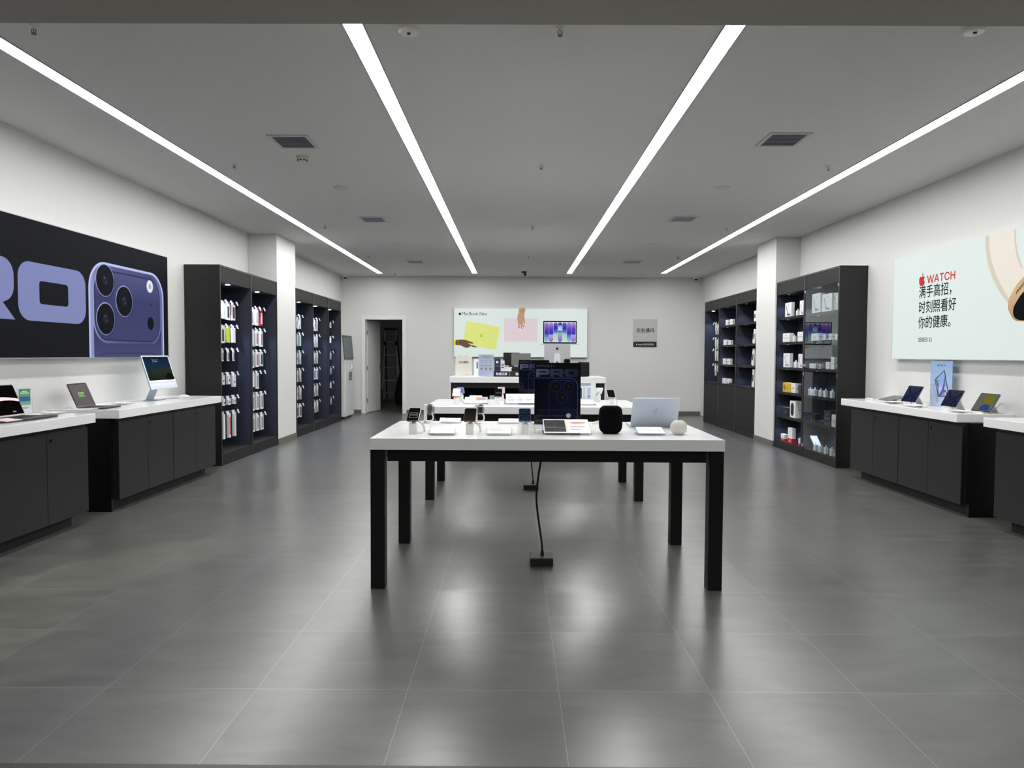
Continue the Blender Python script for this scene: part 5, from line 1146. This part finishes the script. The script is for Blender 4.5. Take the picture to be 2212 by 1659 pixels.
b = MB(); b.tube([(-3.74, 6.72, .866), (-3.73, 6.74, .880), (-3.71, 6.76, .867), (-3.70, 6.82, .865)], .004, 6); tag(b.build('white_cable', WPL), 'small white cable end behind the lying clear holder, left worktop', 'cable')

# ---- right worktop things
TABB = mat('tablet_shell', (.42, .43, .46), .35, metal=.5)
def tablet(lb, X, Y, rz, scr_fn, ww=.248, hh=.178, lean=27, zb_=.045, shell=TABB, slb=''):
    t = thing('tablet', lb, 'tablet', (X, Y, ZT), R90+rz, 'tablets on the right worktop')
    M = Matrix.Translation((0, 0, zb_-.02)) @ Matrix.Rotation(math.radians(-lean), 4, 'X')
    bd = PL('tablet_body', rr(0, hh/2, ww, hh, .012, 5), -.003, .003, shell, t); bd.matrix_local = M
    PL('bezel', rr(0, hh/2, ww-.003, hh-.003, .011, 5), -.0036, -.003, BLK, bd)
    scr_fn(bd, ww-.018, hh-.018, hh/2)
    s = thing('tablet_stand', slb, 'tablet stand', (X, Y, ZT), R90+rz, 'white folded tablet stands')
    b = MB(); M2 = Matrix(((0, 1, 0, 0), (1, 0, 0, 0), (0, 0, 1, 0), (0, 0, 0, 1)))
    c_, n_ = math.cos(math.radians(lean)), math.sin(math.radians(lean))
    b.plate([(.006, zb_-.026), (-.022, zb_-.026), (-.022, zb_-.018), (.0075, zb_-.018), (.0075+n_*.115, zb_-.018+c_*.115), (.0115+n_*.115, zb_-.018+c_*.115), (.012, zb_-.026)], -.055, .055, M2)
    b.plate([(.06, .105), (.066, .105), (.125, .0), (.117, .0)], -.055, .055, M2); b.box(-.055, .055, -.02, .125, 0, .004); b.box(-.055, .055, -.008, .01, .004, zb_-.022)
    b.build('folded_sheet', WPL, s)
    return t
def scr_swirl(bd, w_, h_, zc):
    PL('screen', [(-w_/2, zc-h_/2), (w_/2, zc-h_/2), (w_/2, zc+h_/2), (-w_/2, zc+h_/2)], -.0042, -.0036, ramp('tablet_screen_navy' if 'tablet_screen_navy' not in MATS else 'tablet_screen_navy_b', [(0, '#24294a'), (.5, '#2e3350'), (1, '#3d4048')], 'Z', .25, .25, .4), bd)
    m = mat('swirl_dark', '#12172e', .5, em=.05, emc='#1a2144', spec=0); b = MB()
    b.plate(smoothpoly([(-w_*.48, zc-h_*.42), (-w_*.1, zc-h_*.1), (w_*.2, zc+h_*.12), (w_*.49, zc+h_*.42), (w_*.49, zc+h_*.28), (w_*.2, zc-h_*.02), (-w_*.1, zc-h_*.22), (-w_*.44, zc-h_*.46)], 3), -.0046, -.0042)
    b.plate(smoothpoly([(-w_*.40, zc+h_*.42), (-w_*.28, zc+h_*.1), (-w_*.12, zc+h_*.0), (w_*.1, zc+h_*.3), (w_*.14, zc+h_*.46), (w_*.10, zc+h_*.46), (w_*.02, zc+h_*.26), (-w_*.14, zc+h_*.08), (-w_*.32, zc+h_*.42)], 3), -.0046, -.0042)
    b.plate(smoothpoly([(w_*.1, zc-h_*.48), (w_*.12, zc-h_*.2), (w_*.24, zc-h_*.12), (w_*.42, zc-h_*.24), (w_*.47, zc-h_*.48), (w_*.42, zc-h_*.48), (w_*.36, zc-h_*.28), (w_*.22, zc-h_*.22), (w_*.16, zc-h_*.48)], 3), -.0046, -.0042)
    b.build('wallpaper_swirl', m, bd)
def scr_olive(bd, w_, h_, zc):
    PL('screen', [(-w_/2, zc-h_/2), (w_/2, zc-h_/2), (w_/2, zc+h_/2), (-w_/2, zc+h_/2)], -.0042, -.0036, mat('tablet_screen_olive', '#54544a', .25, spec=0, em=.08), bd)
    PL('yellow_disc', disc(w_*.12, zc+h_*.17, h_*.36, 28, h_*.30), -.0046, -.0042, mat('disc_ochre', '#625b16', .5, em=.08, spec=0), bd)
    PL('blue_disc', [p for p in disc(w_*.12, zc-h_*.36, h_*.38, 32, h_*.26) if p[1] > zc-h_*.5], -.0050, -.0042, mat('disc_blue', '#20386e', .5, em=.1, spec=0), bd)
tablet('tablet with dark navy swirls nearest the glass cabinet, right worktop', 3.90, 7.14, 0, scr_swirl, .262, slb='white folded stand under the tablet nearest the glass cabinet')
tablet('middle tablet with dark navy swirls beside the blue poster, right worktop', 3.905, 6.49, 0, scr_swirl, .235, hh=.17, slb='white folded stand under the middle tablet')
tablet('tablet with olive and blue discs on screen, nearest on right worktop', 3.97, 6.14, 0, scr_olive, .255, .178, 30, .028, shell=mat('tablet_teal', (.30, .40, .48), .35, metal=.4), slb='white folded stand under the olive screen tablet')
t = thing('poster_stand', 'tall pale blue tablet poster in clear stand on the right worktop', 'poster stand', (4.085, 6.91, ZT), R90+.10)
b = MB(); b.box(-.155, .155, -.004, -.0025, 0, .438); b.box(-.155, .155, .0025, .004, 0, .438); b.box(-.155, .155, -.07, .045, 0, .004); b.build('acrylic_sheet', ACRYL, t)
B('sheet', -.150, .150, -.002, .002, .004, .434, ramp('sky_poster', [(0, '#cdd6ec'), (.3, '#b4cae8'), (1, '#9cbbe4')], 'Z', .35), t)
fruit(t, -.045, .392, .020, -.0032, INK); text('title', 'iPad Air', -.030, .384, .030, -.0026, INK, t, sx=.95)
PL('tablet_print', bround([(.045, .352), (.118, .098), (-.038, .090), (-.090, .255)], .010), -.0028, -.002, INK, t)
PL('tablet_screen_print', bround([(.040, .338), (.105, .106), (-.028, .100), (-.078, .250)], .006), -.0032, -.0028, ramp('tablet_art', [(0, '#d8c8e4'), (.35, '#b9c4ea'), (.6, '#7f9edc'), (1, '#9ec0ec')], 'Z', .35), t)
b = MB(); b.plate(smoothpoly([(-.022, .102), (.02, .17), (.045, .25), (.052, .29), (.06, .26), (.05, .18), (.02, .102)], 3), -.0036, -.0032); b.plate(smoothpoly([(-.072, .242), (-.05, .20), (-.045, .16), (-.03, .105), (-.02, .105), (-.03, .16), (-.03, .21), (-.055, .255)], 3), -.0036, -.0032); b.plate(smoothpoly([(.04, .106), (.045, .16), (.07, .155), (.10, .125), (.09, .12), (.07, .14), (.055, .14), (.055, .107)], 3), -.0036, -.0032); b.build('swirl_print', mat('swirl_blue', '#44599c', .35), t)
PL('tablet_back_print', [(-.118, .20), (-.104, .205), (-.02, .055), (-.045, .022)], -.0028, -.002, mat('tablet_back_grey', '#9fb0cc', .35), t)
t = thing('closed_tablet', 'flat grey tablet resting on a low holder beside the glass cabinet', 'tablet', (4.03, 7.72, ZT), R90)
o = PL('tablet_body', rr(0, .09, .26, .18, .010, 4), -.003, .003, mat('tablet_flat', (.16, .16, .17), .35, metal=.5), t); o.matrix_local = Matrix.Translation((0, -.07, .008)) @ Matrix.Rotation(math.radians(-76), 4, 'X')
B('holder', -.12, .12, .0, .10, 0, .026, WPL, t, .003)
b = MB()
for k in range(3): b.tube([(3.86+.03*k, 7.92, .866), (3.84+.02*k, 7.86+.03*k, .878), (3.88, 7.80, .868+.004*k), (3.93, 7.84+.02*k, .867), (3.90, 7.95, .866)], .004, 6)
tag(b.build('white_cable', WPL), 'tangle of white cable at the far end of the right worktop', 'cable')
holder(3.87, 7.36, .20, .13, .012, 'clear holder lying left of the first tablet, right worktop', WCARD, c_lines, R90)
holder(3.80, 6.83, .22, .14, .016, 'clear holder between the first and middle tablets, right worktop', WCARD, c_lines, R90)
holder(3.82, 6.17, .18, .10, .012, 'clear holder in front of the olive screen tablet', WCARD, c_lines, R90)
b = MB(); b.tube([(4.08, 6.10, .90), (4.10, 6.06, .95), (4.13, 6.03, .90), (4.12, 6.05, .867), (4.08, 6.12, .866)], .0035, 6); tag(b.build('white_cable', WPL), 'white cable looping behind the olive screen tablet', 'cable')
b = MB(); b.tube([(3.82, 6.42, .868), (3.84, 6.38, .874), (3.88, 6.36, .868), (3.93, 6.34, .867), (3.86, 6.40, .868)], .004, 6); tag(b.build('white_cable', WPL), 'white cable lying at the foot of the middle tablet', 'cable')
b = MB(); b.tube([(3.80, 7.02, .868), (3.84, 6.99, .873), (3.90, 6.97, .868), (3.95, 6.95, .867)], .004, 6); tag(b.build('white_cable', WPL), 'white cable lying near the first tablet, right worktop', 'cable')

# drop prototypes that were never placed
for key, p in list(PK.items()):
    if key not in used:
        for c in list(p.children): bpy.data.objects.remove(c)
        bpy.data.objects.remove(p)
